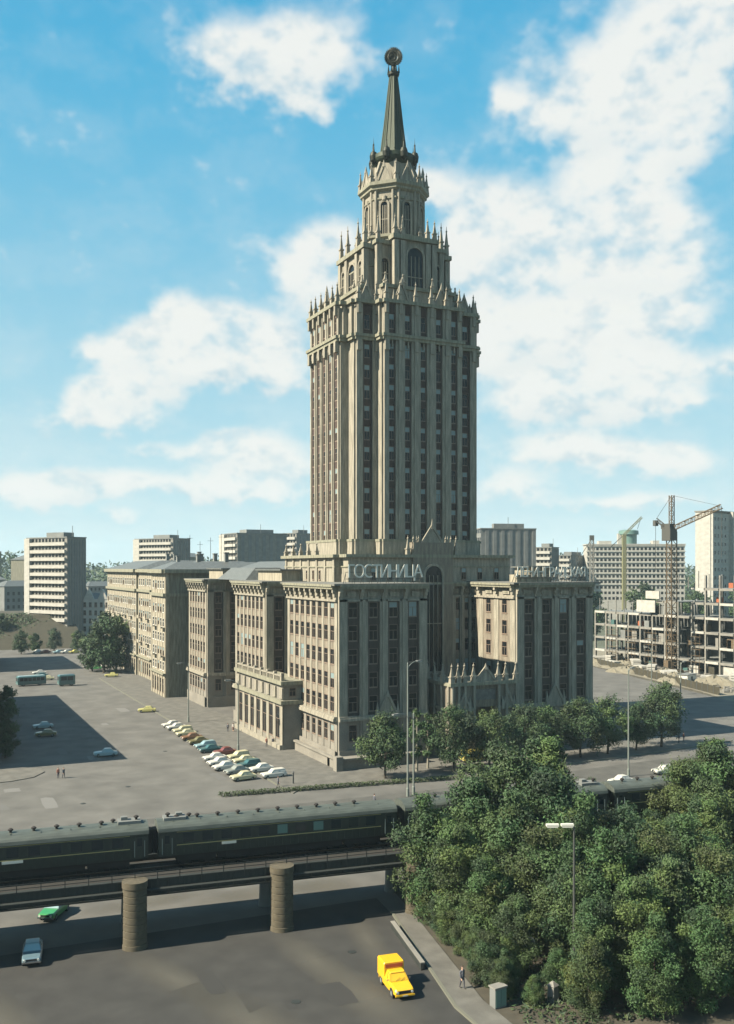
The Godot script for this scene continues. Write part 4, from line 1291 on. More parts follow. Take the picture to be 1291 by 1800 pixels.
func make_trees() -> void:
	rng.seed = 77
	var big := []
	for k in 6:
		big.append(tree_meshes("big%d" % k, 12.6, 3.3, 1.6, 30, 13500, 0.31, [0.1, 0.35, 0.2, 0.6, 0.0, 0.2][k]))
	var row := []
	for k in 3:
		row.append(tree_meshes("row%d" % k, 10.2, 3.8, 2.6, 24, 5600, 0.42, [0.1, 0.0, 0.25][k]))
	# the grove before the viaduct, row by row
	var looks := ["broad deep green tree", "yellowish green tree", "mid green rounded tree", "olive green tree", "dark blue-green tree", "loose grey-green tree"]
	var order := ["first from the road", "second from the road", "third from the road", "fourth from the road", "fifth from the road", "sixth from the road", "seventh from the road", "eighth from the road", "ninth from the road"]
	var rows_at := [["against the viaduct girder", [[45.3, -81.6, 0.94], [50.6, -82.0, 1.08], [55.0, -83.0, 1.32], [59.8, -82.6, 1.36], [64.5, -83.0, 0.66], [69.0, -81.0, 0.58], [73.6, -82.0, 0.6], [78.0, -82.2, 1.04], [83.0, -81.6, 1.2]]],
		["in the grove's second row from the viaduct", [[45.6, -76.8, 0.84], [51.6, -76.6, 1.0], [56.4, -77.6, 1.18], [61.6, -76.0, 0.8], [66.8, -77.0, 0.68], [71.6, -75.6, 0.7], [76.6, -76.8, 0.96]]],
		["in the grove's middle row", [[45.4, -71.4, 0.72], [50.2, -70.4, 0.92], [55.0, -71.0, 1.05], [59.6, -70.0, 0.98], [64.4, -71.2, 0.82], [69.4, -69.8, 0.96]]],
		["in the row behind the grove's front edge", [[45.4, -66.6, 0.56], [50.0, -64.8, 0.84], [54.4, -65.6, 0.95], [58.8, -64.6, 0.9], [63.2, -65.4, 0.92]]],
		["at the grove's front edge", [[48.4, -60.4, 0.66], [52.0, -59.6, 0.78], [55.8, -60.2, 0.86], [59.8, -59.4, 0.9], [50.6, -56.0, 0.6], [54.6, -55.2, 0.66], [46.4, -58.6, 0.5], [58.4, -54.6, 0.7]]]]
	var n := 0
	for q in rows_at:
		for k in q[1].size():
			var g: Array = q[1][k]
			var kind: int = [0, 4, 5, 2, 1, 0, 4, 3, 2, 5, 0, 4, 1][n % 13]
			tree(big[kind], Vector3(g[0], 0.02, g[1]), g[2], "%s, %s %s" % [looks[kind], order[k], q[0]], "trees of the grove before the viaduct")
			n += 1
	var bush_at := ["under the girder's end", "a step from the girder's end", "beside the low parapet's far end", "by the low parapet", "behind the low parapet's near end", "between parapet and lone walker", "just behind the lone walker", "next to the control cabinet"]
	for k in 8:
		var z := -83.0 + 2.75 * k
		tree(big[(k * 2 + 1) % 6], Vector3(45.6 + (z + 84.0) * -0.205 + rng.randf() * 0.5, -0.5, z), [0.34, 0.4, 0.36, 0.42, 0.38, 0.34, 0.4, 0.3][k], "dense green bush at the pavement edge, " + bush_at[k], "bushes along the pavement edge", "bush")
	var low_at := ["behind the control cabinet", "between cabinet and stone post", "behind the stone post", "beyond the stone post, at the border", "in front of the lamp's tree"]
	for k in 5:
		tree(big[(k * 2) % 6], Vector3([42.9, 43.6, 46.4, 46.9, 44.6][k], -0.5, [-64.6, -61.6, -62.4, -59.6, -66.4][k]), [0.3, 0.24, 0.34, 0.3, 0.36][k], "low green bush at the grove's foot, " + low_at[k], "bushes at the grove's foot", "bush")
	# beyond the viaduct, before the hotel
	var beyond := [[66.0, -101.0, 0.55], [70.5, -99.0, 0.6], [76.0, -103.0, 0.72], [79.5, -99.5, 0.56], [95.0, -97.0, 0.7], [100.5, -101.0, 0.74]]
	var where := ["lowest behind the train's middle carriage", "behind the train roof before the hotel entrance", "tallest between train and entrance porch", "small beside the far carriage gap", "behind the train's last carriage", "farthest along the train, by the front road"]
	for k in beyond.size():
		var g: Array = beyond[k]
		tree(big[[3, 1, 3, 2, 1, 0][k]], Vector3(g[0], 0.02, g[1]), g[2], "leafy tree " + where[k], "trees beyond the viaduct")
	# clipped row on the hotel pavement
	var rows := [[68.4, -137.6, 1.02, "at the corner wing's terrace"], [81.1, -137.4, 1.06, "just before the yellow minibus"], [87.9, -137.2, 0.95, "beside the yellow minibus"], [95.6, -138.0, 0.98, "facing the entrance porch"], [101.0, -138.4, 0.92, "next past the entrance porch"], [107.6, -138.0, 1.02, "under the entrance wing's gable"], [114.2, -138.6, 1.0, "under the entrance wing's corner"], [121.2, -139.0, 0.84, "slim, beside the tall street mast"], [127.8, -139.6, 1.18, "largest, at the row's far end"]]
	for k in rows.size():
		var g: Array = rows[k]
		tree(row[k % 3], Vector3(g[0], 0.13, g[1]), g[2], "round street tree with bare trunk " + g[3], "street trees along the hotel pavement", "street_tree")
	var slim := tree_meshes("slim", 11.0, 1.6, 3.0, 12, 1500, 0.42, 0.2, true)
	tree(slim, Vector3(75.6, 0.13, -140.2), 1.0, "slim pale-stemmed tree between two street trees by the terrace", "pale-stemmed trees by the hotel", "birch_tree", true)
	tree(slim, Vector3(78.4, 0.13, -141.5), 0.9, "slim pale-stemmed tree closer to the minibus", "pale-stemmed trees by the hotel", "birch_tree", true)
	# far trees
	var far := tree_meshes("far", 16.0, 5.0, 3.0, 20, 3600, 0.9, 0.05)
	var poplar := tree_meshes("poplar", 18.0, 3.0, 2.0, 18, 2600, 0.9, 0.0, true)
	var fl := [[55.5, -316, 1.25, 0, "big dark tree leaning over the street at the far house fronts"], [60.5, -322, 1.15, 0, "dark tree pressed against the far house fronts"], [52.8, -322, 0.8, 0, "lower dark tree beside the big street tree"], [38, -398, 0.6, 0, "green bush-like tree at the picture's edge above the shaded lot"], [44, -404, 0.5, 0, "small tree above the row of far cars"], [52, -410, 0.6, 0, "small dark tree at the slope's foot"], [60, -402, 0.55, 0, "small tree where the lot meets the street"], [34, -440, 0.9, 0, "tree on the slope under the balcony tower"], [44, -445, 0.75, 0, "low tree before the balcony tower's foot"], [56, -440, 0.6, 0, "lone tree at the end of the slope wall"],
		[26, -470, 1.3, 1, "tall tree beside the balcony tower"], [18, -450, 1.2, 0, "dark tree at the very edge by the slope"], [88, -470, 1.2, 0, "tree behind the small white gabled house"], [95, -480, 1.35, 1, "slim tree behind the small white gabled house"], [82, -500, 1.3, 0, "round tree far behind the white gabled house"], [15.4, -196, 0.5, 0, "tree in deep shade by the long grey house"], [14.6, -182, 0.45, 0, "low tree in the shade by the curved pavement"], [18.6, -226, 0.5, 0, "tree in deep shade towards the parked bus"]]
	for q in fl:
		tree(far if q[3] == 0 else poplar, Vector3(q[0], 0.0, q[1]), q[2], q[4], "far trees at the square's end")
	var park := ["beside the construction frame", "behind the concrete skeleton's low end", "under the long white building", "behind the white panels", "before the long balcony building's corner", "between skeleton and long building", "at the park's far end", "nearest the hotel roof", "over the site huts", "under the far crane"]
	for k in 10:
		tree(far, Vector3(262 + 11.5 * k + rng.randf() * 4, 0, -372 + 5.0 * k - 16.0 * (k % 2)), rng.randf_range(1.3, 1.7), "tall green park tree " + park[k], "park trees behind the building site")

func hedge() -> void:
	var t := thing("low_hedge", "thin low hedge along the kerb before the hotel pavement", "hedge", Vector3(41, 0.0, -137.6))
	var mb := MB.new()
	mb.tinted = true
	var pts := [Vector2(0, 0), Vector2(12, 1.6), Vector2(24, 3.0), Vector2(38, 5.0)]
	for k in 3800:
		var u := rng.randf() * 2.999
		var i := int(u)
		var p: Vector2 = pts[i].lerp(pts[i + 1], u - i)
		leaf(mb, Vector3(p.x + rng.randfn() * 0.2, 0.1 + rng.randf() * 0.6, p.y + rng.randfn() * 0.3), Vector3.UP, 0.32, rng.randf_range(0.6, 1.2), 0.5)
	put(t, "foliage", mb, M.hedge_leaf)
	var g := MB.new()
	g.tinted = true
	for k in 9000:
		var z := rng.randf_range(-95.5, -56.0)
		var x0 := 41.8 + (-z - 63.8) * 0.18
		var x := x0 + 3.6 * pow(rng.randf(), 1.6) + rng.randf() * rng.randf() * 50.0
		leaf(g, Vector3(x, 0.05 + rng.randf() * 0.5, z), Vector3.UP, 0.4, rng.randf_range(0.4, 1.1), rng.randf() * 0.6)
	var o := put(self, "undergrowth", g, M.hedge_leaf, "stuff")
	o.set_meta("label", "dark low undergrowth covering the soil beneath the grove")
	o.set_meta("category", "undergrowth")

# ---------------------------------------------------------------- vehicles
func ring8(s: Array) -> Array:
	# station: z, half width, y0, y1, bevel
	var z: float = s[0]
	var w: float = s[1]
	var b: float = s[4]
	return [Vector3(-w + b, s[2], z), Vector3(-w, s[2] + b, z), Vector3(-w, s[3] - b * 1.6, z), Vector3(-w + b * 1.2, s[3], z), Vector3(w - b * 1.2, s[3], z), Vector3(w, s[3] - b * 1.6, z), Vector3(w, s[2] + b, z), Vector3(w - b, s[2], z)]

func wheel(par: Node3D, at: Vector3, r: float, wid: float) -> void:
	var key := "tyre%.2f" % r
	if not cache.has(key):
		var t := MB.new()
		t.tube(Vector3(-wid / 2, 0, 0), Vector3(wid / 2, 0, 0), r, r, 18)
		var m := MB.new()
		m.tube(Vector3(-wid / 2 - 0.02, 0, 0), Vector3(wid / 2 + 0.02, 0, 0), r * 0.58, r * 0.58, 14)
		cache[key] = [t.mesh(), m.mesh()]
	var w := part(par, "wheel", cache[key][0], M.tyre, at)
	part(w, "rim", cache[key][1], M.concrete_grey)

func quad_plate(a: Vector3, b: Vector3, c: Vector3, d: Vector3, inset: float) -> MB:
	# a pane lying just outside the face a b c d (clockwise from outside)
	var m := (a + b + c + d) / 4
	var nn := (c - a).cross(b - a).normalized()
	var mb := MB.new()
	var q := []
	for p in [a, b, c, d]:
		q.append(p.lerp(m, inset) + nn * 0.012)
	mb.quad(q[0], q[1], q[2], q[3])
	for k in 4:
		var j := (k + 1) % 4
		mb.quad(q[k], q[k] - nn * 0.03, q[j] - nn * 0.03, q[j])
	return mb

func cabin(par: Node3D, paint: Material, zb0: float, zb1: float, zt0: float, zt1: float, wb: float, wt: float, y0: float, y1: float) -> void:
	# glasshouse: z runs from the rear (0) to the front (1)
	var a := [Vector3(-wb, y0, zb0), Vector3(wb, y0, zb0), Vector3(wb, y0, zb1), Vector3(-wb, y0, zb1)]
	var b := [Vector3(-wt, y1, zt0), Vector3(wt, y1, zt0), Vector3(wt, y1, zt1), Vector3(-wt, y1, zt1)]
	var key := "cabin%s" % [[zb0, zb1, zt0, y1, wb]]
	if not cache.has(key):
		var r := MB.new()
		for k in 4:
			var j := (k + 1) % 4
			r.quad(a[j], b[j], b[k], a[k])
		r.quad(b[0], b[3], b[2], b[1])
		r.loft([[zt0 - 0.04, wt - 0.06, y1 - 0.02, y1 + 0.03, 0.02], [zt0 + 0.15, wt, y1 - 0.03, y1 + 0.07, 0.03], [zt1 - 0.15, wt, y1 - 0.03, y1 + 0.07, 0.03], [zt1 + 0.06, wt - 0.05, y1 - 0.02, y1 + 0.03, 0.02]], ring8, 1)
		var panes := []
		panes.append(quad_plate(a[2], b[2], b[3], a[3], 0.1).mesh())
		panes.append(quad_plate(a[0], b[0], b[1], a[1], 0.12).mesh())
		var mid_b := (zb0 + zb1) / 2
		var mid_t := (zt0 + zt1) / 2
		for s in [-1, 1]:
			for h in 2:
				var q0 := zb0 if h == 0 else mid_b
				var q1 := mid_b if h == 0 else zb1
				var t0 := zt0 if h == 0 else mid_t
				var t1 := mid_t if h == 0 else zt1
				if s > 0:
					panes.append(quad_plate(Vector3(wb, y0, q0), Vector3(wt, y1, t0), Vector3(wt, y1, t1), Vector3(wb, y0, q1), 0.1).mesh())
				else:
					panes.append(quad_plate(Vector3(-wb, y0, q1), Vector3(-wt, y1, t1), Vector3(-wt, y1, t0), Vector3(-wb, y0, q0), 0.1).mesh())
		cache[key] = [r.mesh(), panes]
	part(par, "roof", cache[key][0], paint)
	var names := ["windscreen", "rear_window", "side_window", "side_window", "side_window", "side_window"]
	for k in 6:
		part(par, names[k], cache[key][1][k], M.car_glass)

func car(label: String, paint: String, at: Vector3, turn: float, group: String, roof_paint := "", category := "car", estate := false) -> Node3D:
	var t := thing("car" if category == "car" else "taxi", label, category, at, turn, group)
	if not cache.has("carbody"):
		var b := MB.new()
		b.loft([[-2.06, 0.66, 0.44, 0.76, 0.06], [-1.98, 0.76, 0.32, 0.86, 0.07], [-1.3, 0.8, 0.24, 0.93, 0.08], [0.0, 0.81, 0.22, 0.95, 0.08], [1.1, 0.8, 0.24, 0.91, 0.08], [1.92, 0.77, 0.32, 0.83, 0.08], [2.04, 0.68, 0.44, 0.74, 0.06]], ring8, 1)
		cache.carbody = b.mesh()
		var p := MB.new()
		p.box(Vector3(-0.78, 0.4, 0), Vector3(0.78, 0.52, 0.1))
		cache.bumper = p.mesh()
		var h := MB.new()
		h.tube(Vector3(0, 0, -0.05), Vector3(0, 0, 0.05), 0.11, 0.1, 12)
		cache.headlight = h.mesh()
		var g := MB.new()
		g.box(Vector3(-0.42, 0.56, 0), Vector3(0.42, 0.72, 0.03))
		cache.grille = g.mesh()
	part(t, "body", cache.carbody, M[paint])
	var rp: Material = M[roof_paint] if roof_paint else M[paint]
	if estate:
		cabin(t, rp, -1.95, 0.72, -1.75, 0.2, 0.73, 0.6, 0.92, 1.38)
	else:
		cabin(t, rp, -1.42, 0.72, -0.95, 0.2, 0.73, 0.58, 0.92, 1.36)
	for x in [-0.7, 0.7]:
		for z in [-1.25, 1.27]:
			wheel(t, Vector3(x, 0.31, z), 0.31, 0.2)
		part(t, "headlight", cache.headlight, M.lamp_lens, Vector3(x * 0.8, 0.64, 2.05))
	part(t, "grille", cache.grille, M.tyre, Vector3(0, 0, 2.03))
	part(t, "bumper", cache.bumper, M.chrome, Vector3(0, 0, 2.02))
	part(t, "bumper", cache.bumper, M.chrome, Vector3(0, 0, -2.14))
	return t

func bus(called: String, label: String, category: String, paint: String, roof_paint: String, at: Vector3, turn: float, l: float, w: float, h: float, panes: int) -> void:
	var t := thing(called, label, category, at, turn)
	var b := MB.new()
	var y0 := 0.35
	b.loft([[-l / 2, w / 2 - 0.08, y0 + 0.1, h - 0.25, 0.1], [-l / 2 + 0.25, w / 2, y0, h - 0.1, 0.16], [l / 2 - 0.3, w / 2, y0, h - 0.1, 0.16], [l / 2, w / 2 - 0.1, y0 + 0.1, h - 0.32, 0.1]], ring8, 1)
	put(t, "body", b, M[paint])
	var r := MB.new()
	r.loft([[-l / 2 + 0.2, w / 2 - 0.25, h - 0.14, h - 0.04, 0.03], [-l / 2 + 0.5, w / 2 - 0.18, h - 0.14, h, 0.05], [l / 2 - 0.6, w / 2 - 0.18, h - 0.14, h, 0.05], [l / 2 - 0.3, w / 2 - 0.25, h - 0.14, h - 0.05, 0.03]], ring8, 1)
	put(t, "roof", r, M[roof_paint])
	var step := (l - 1.0) / panes
	var sill := h * 0.5
	for s in [-1, 1]:
		for k in panes:
			var p := MB.new()
			p.box(Vector3(s * (w / 2 - 0.02), sill, -l / 2 + 0.5 + step * k + 0.08), Vector3(s * (w / 2 + 0.012), h - 0.5, -l / 2 + 0.5 + step * (k + 1) - 0.08))
			put(t, "side_window", p, M.car_glass)
		wheel(t, Vector3(s * (w / 2 - 0.2), 0.38, l * 0.3), 0.38, 0.26)
		wheel(t, Vector3(s * (w / 2 - 0.2), 0.38, -l * 0.28), 0.38, 0.26)
		part(t, "headlight", cache.headlight, M.lamp_lens, Vector3(s * w * 0.34, 0.75, l / 2 - 0.02))
	var f := MB.new()
	f.box(Vector3(-w / 2 + 0.2, sill, l / 2 - 0.12), Vector3(w / 2 - 0.2, h - 0.55, l / 2 + 0.01))
	put(t, "windscreen", f, M.car_glass)
	var f2 := MB.new()
	f2.box(Vector3(-w / 2 + 0.3, sill, -l / 2 - 0.01), Vector3(w / 2 - 0.3, h - 0.6, -l / 2 + 0.12))
	put(t, "rear_window", f2, M.car_glass)
	var bp := MB.new()
	bp.box(Vector3(-w / 2 + 0.05, 0.42, l / 2 - 0.06), Vector3(w / 2 - 0.05, 0.56, l / 2 + 0.06))
	put(t, "bumper", bp, M.chrome)

func make_van() -> void:
	# small delivery van: car front, cab, and a taller box behind
	var t := thing("delivery_van", "bright yellow delivery van with tall box body driving out from under the trees", "van", Vector3(35.1, 0.01, -68.6), -0.13)
	var b := MB.new()
	b.loft([[-2.1, 0.78, 0.4, 1.0, 0.06], [-1.9, 0.84, 0.3, 1.02, 0.06], [0.4, 0.84, 0.28, 1.02, 0.06], [0.62, 0.84, 0.28, 1.0, 0.07], [1.2, 0.83, 0.3, 0.97, 0.09], [1.9, 0.8, 0.36, 0.9, 0.09], [2.06, 0.74, 0.46, 0.8, 0.07]], ring8, 1)
	put(t, "body", b, M.paint_truck)
	cabin(t, M.paint_truck, -0.55, 0.78, -0.45, 0.28, 0.78, 0.64, 1.0, 1.5)
	var x := MB.new()
	x.loft([[-2.16, 0.8, 0.62, 1.98, 0.05], [-2.1, 0.88, 0.58, 2.04, 0.07], [-0.6, 0.88, 0.58, 2.06, 0.07], [-0.5, 0.84, 0.62, 2.0, 0.05]], ring8, 1)
	var box := put(t, "cargo_box", x, M.paint_truck)
	var band := MB.new()
	band.box(Vector3(-0.74, 1.62, -0.52), Vector3(0.74, 1.9, -0.46))
	put(box, "front_panel", band, mat("van_band", 0.33, 0.06, 0.02, 0.6))
	var dr := MB.new()
	dr.box(Vector3(-0.7, 0.7, -2.18), Vector3(-0.02, 1.9, -2.13))
	dr.box(Vector3(0.02, 0.7, -2.18), Vector3(0.7, 1.9, -2.13))
	put(box, "rear_door", dr, M.paint_truck)
	for s in [-1, 1]:
		for z in [-1.35, 1.22]:
			wheel(t, Vector3(s * 0.74, 0.33, z), 0.33, 0.2)
			var arch_dark := MB.new()
			arch_dark.tube(Vector3(s * 0.8, 0.36, z), Vector3(s * 0.848, 0.36, z), 0.4, 0.4, 16)
			put(t, "wheel_arch", arch_dark, M.tyre)
		part(t, "headlight", cache.headlight, M.lamp_lens, Vector3(s * 0.6, 0.66, 2.07))
		var mr := MB.new()
		mr.box(Vector3(s * 0.84, 1.05, 0.62), Vector3(s * 1.0, 1.2, 0.66))
		put(t, "wing_mirror", mr, M.chrome)
		var ht := MB.new()
		ht.box(Vector3(s * 0.835, 0.86, -0.1), Vector3(s * 0.86, 0.89, 0.1))
		put(t, "door_handle", ht, M.chrome)
	var g := MB.new()
	g.box(Vector3(-0.72, 0.55, 2.02), Vector3(0.72, 0.77, 2.09))
	put(t, "grille", g, M.tyre)
	var bp := MB.new()
	bp.box(Vector3(-0.8, 0.36, 2.04), Vector3(0.8, 0.48, 2.16))
	put(t, "bumper", bp, M.paint_truck)
	var pl := MB.new()
	pl.box(Vector3(-0.22, 0.37, 2.162), Vector3(0.22, 0.47, 2.17))
	put(t, "number_plate", pl, M.sign_white)
	var wp := MB.new()
	wp.bar(Vector3(-0.3, 1.03, 0.8), Vector3(0.1, 1.22, 0.64), 0.02)
	wp.bar(Vector3(0.15, 1.03, 0.8), Vector3(0.5, 1.22, 0.64), 0.02)
	put(t, "wiper", wp, M.tyre)

func make_vehicles() -> void:
	var west := -PI / 2
	var lot := "cars parked along the hotel pavement"
	# parked side on to the kerb, noses towards the square
	var cars := [["paint_white", "white car farthest up the parked row, under the street mast", 49.6, -202.0], ["paint_white", "white car second from the far mast in the parked row", 49.7, -198.4], ["paint_cream", "cream car third from the far mast in the parked row", 49.9, -194.0],
		["paint_cream", "cream car just before the brown car in the row", 49.6, -190.0], ["paint_brown", "orange-brown car in the middle of the parked row", 49.4, -185.2], ["paint_olive", "dark olive car next to the orange-brown one", 49.5, -180.4], ["paint_sky", "pale blue car between olive and teal cars", 49.5, -175.6], ["paint_teal", "teal green car before the row of white cars", 49.2, -171.6],
		["paint_red", "dull red car at the second mast's foot", 51.0, -168.0], ["paint_white", "white car first after the dull red one, nose to the square", 47.8, -163.6], ["paint_cream", "cream car beside the kerb behind the white trio", 52.0, -163.2], ["paint_white", "white car in the outer line, between two cream cars", 47.4, -159.6], ["paint_cream", "cream-white car in the inner line by the kerb", 51.8, -159.2],
		["paint_white", "white car with grey-green neighbour in the outer line", 47.2, -155.6], ["paint_teal", "grey-teal car wedged between the white cars", 51.4, -155.4], ["paint_white", "white car second from the near end, inner line", 52.2, -151.4], ["paint_grey", "grey car low in the outer line near the end", 48.0, -151.6], ["paint_cream", "cream car at the near end of the row, outer line", 47.6, -146.8], ["paint_white", "pale car at the near end of the row, by the post", 52.6, -146.4]]
	for k in cars.size():
		var q: Array = cars[k]
		car(q[1], q[0], Vector3(q[2], 0.01, q[3]), west + 0.12 + rng.randf_range(-0.09, 0.09), lot, "", "car", k % 4 == 2)
	car("yellow taxi driving along the wide street beside the hotel", "paint_taxi", Vector3(49.5, 0.01, -225.5), west - 0.25, "", "", "taxi")
	car("cream yellow taxi near the big tree at the street's far end", "paint_taxi", Vector3(55.5, 0.01, -303.0), west - 0.3, "", "", "taxi")
	car("white car parked in the shade under the big street tree", "paint_white", Vector3(53.6, 0.01, -334.0), west, "cars by the big street tree")
	car("green car parked at the big street tree", "paint_green", Vector3(55.0, 0.01, -328.0), west - 0.4, "cars by the big street tree")
	car("small white car at the far kerb beside the tree trunk", "paint_white", Vector3(58.0, 0.01, -331.0), 0.4, "cars by the big street tree")
	for q in [["paint_white", "white car in the far lot, at the slope's foot", 44.2, -401.0], ["paint_red", "reddish car in the far lot before the bushes", 47.0, -398.0], ["paint_sky", "pale blue car in the middle of the far lot", 51.5, -395.0], ["paint_white", "white car third along the far lot", 54.5, -394.0], ["paint_yellow", "yellow car at the far lot's street end", 57.5, -393.0]]:
		car(q[1], q[0], Vector3(q[2], 0.01, q[3]), west + 0.3, "cars in the far lot")
	for q in [["paint_white", "white-roofed car behind the teal bus", 36.0, -320.0], ["paint_teal", "teal car just behind the pale one, beyond the bus", 35.6, -312.0], ["paint_cream", "pale cream car between the two buses", 36.4, -303.0], ["paint_sky", "sky blue car standing in the shaded lot", 24.6, -212.0], ["paint_olive", "olive car standing in the shaded lot", 24.0, -202.0], ["paint_sky", "small blue-white car inside the building shadow's tip", 31.2, -176.0]]:
		car(q[1], q[0], Vector3(q[2], 0.01, q[3]), west + rng.randf_range(-0.2, 0.2), "cars about the shaded lot")
	bus("bus", "teal and white bus parked at the square's shaded edge", "bus", "paint_dull_teal", "paint_sky", Vector3(30.5, 0.01, -291.0), west + 0.15, 8.0, 2.4, 2.9, 6)
	bus("truck", "blue-green box truck with pale load platform beside the bus", "truck", "paint_dull_teal", "paint_blue", Vector3(39.6, 0.01, -286.0), west + 0.1, 4.6, 2.2, 3.3, 2)
	bus("minibus", "yellow minibus waiting before the hotel entrance", "minibus", "paint_yellow", "paint_yellow", Vector3(88.6, 0.01, -143.4), -PI / 2 + 0.05, 5.2, 1.9, 2.1, 5)
	car("cream car with only its roof showing over the train", "paint_white", Vector3(100.2, 0.01, -118.5), west, "cars on the front road")
	car("white estate car passing beyond the train's last carriage", "paint_white", Vector3(111.8, 0.01, -121.5), west - 0.08, "cars on the front road", "", "car", true)
	car("bright green car with pale windscreen passing beneath the viaduct", "paint_green", Vector3(12.4, 0.01, -97.6), -0.55, "cars on the underpass road", "paint_sky")
	car("blue-grey car with chrome bumper coming out of the viaduct's shadow", "paint_blue", Vector3(9.3, 0.01, -87.6), -0.15, "cars on the underpass road", "paint_sky")
	make_van()

# ---------------------------------------------------------------- people
func surface_net(caps: Array, cell: float, mb: MB, blend: float, xf: Transform3D) -> void:
	# caps: [a, b, ra, rb, Color]; a smooth union of tapered capsules
	var lo := Vector3.INF
	var hi := -Vector3.INF
	for c in caps:
		var r := maxf(c[2], c[3]) + blend + cell * 2
		for p in [c[0], c[1]]:
			lo = lo.min(p - Vector3.ONE * r)
			hi = hi.max(p + Vector3.ONE * r)
	var n := Vector3i(((hi - lo) / cell).ceil()) + Vector3i.ONE
	var f := PackedFloat32Array()
	f.resize(n.x * n.y * n.z)
	f.fill(1.0)
	for c in caps:
		var r := maxf(c[2], c[3]) + blend + cell
		var a := Vector3i(((c[0].min(c[1]) - Vector3.ONE * r - lo) / cell).floor()).max(Vector3i.ZERO)
		var b := Vector3i(((c[0].max(c[1]) + Vector3.ONE * r - lo) / cell).ceil()).min(n - Vector3i.ONE)
		var ab: Vector3 = c[1] - c[0]
		var l2 := maxf(ab.length_squared(), 1e-8)
		for z in range(a.z, b.z + 1):
			for y in range(a.y, b.y + 1):
				for x in range(a.x, b.x + 1):
					var p := lo + Vector3(x, y, z) * cell
					var t := clampf((p - c[0]).dot(ab) / l2, 0.0, 1.0)
					var d: float = (p - c[0] - ab * t).length() - lerpf(c[2], c[3], t)
					var i := (z * n.y + y) * n.x + x
					var h := maxf(blend - absf(d - f[i]), 0.0) / blend
					f[i] = minf(d, f[i]) - h * h * blend * 0.25
	var vid := {}
	var step := [1, n.x, n.x * n.y]
	for z in n.z - 1:
		for y in n.y - 1:
			for x in n.x - 1:
				var i := (z * n.y + y) * n.x + x
				var inside := 0
				for k in 8:
					if f[i + (k & 1) + ((k >> 1) & 1) * step[1] + (k >> 2) * step[2]] < 0:
						inside += 1
				if inside == 0 or inside == 8:
					continue
				var s := Vector3.ZERO
				var cnt := 0
				for k in 8:
					for ax in 3:
						if not (k & (1 << ax)):
							var j := k | (1 << ax)
							var fa := f[i + (k & 1) + ((k >> 1) & 1) * step[1] + (k >> 2) * step[2]]
							var fb := f[i + (j & 1) + ((j >> 1) & 1) * step[1] + (j >> 2) * step[2]]
							if (fa < 0) != (fb < 0):
								var t := fa / (fa - fb)
								s += Vector3(k & 1, (k >> 1) & 1, k >> 2).lerp(Vector3(j & 1, (j >> 1) & 1, j >> 2), t)
								cnt += 1
				vid[i] = lo + (Vector3(x, y, z) + s / cnt) * cell
	var shade := func(p: Vector3) -> Color:
		var best := 1e9
		var col := Color.WHITE
		for c in caps:
			var ab: Vector3 = c[1] - c[0]
			var t := clampf((p - c[0]).dot(ab) / maxf(ab.length_squared(), 1e-8), 0.0, 1.0)
			var d: float = (p - c[0] - ab * t).length() - lerpf(c[2], c[3], t)
			if d < best:
				best = d
				col = c[4]
		return col
	for i in vid:
		var x: int = i % n.x
		var y: int = (i / n.x) % n.y
		var z: int = i / (n.x * n.y)
		var at := [x, y, z]
		for ax in 3:
			var u := (ax + 1) % 3
			var w := (ax + 2) % 3
			if at[u] == 0 or at[w] == 0:
				continue
			var fa := f[i]
			var fb := f[i + step[ax]]
			if (fa < 0) == (fb < 0):
				continue
			var q := [i, i - step[u], i - step[u] - step[w], i - step[w]]
			if not (vid.has(q[1]) and vid.has(q[2]) and vid.has(q[3])):
				continue
			mb.col = shade.call(vid[i])
			if fa < 0:
				mb.quad(xf * vid[q[0]], xf * vid[q[3]], xf * vid[q[2]], xf * vid[q[1]])
			else:
				mb.quad(xf * vid[q[0]], xf * vid[q[1]], xf * vid[q[2]], xf * vid[q[3]])

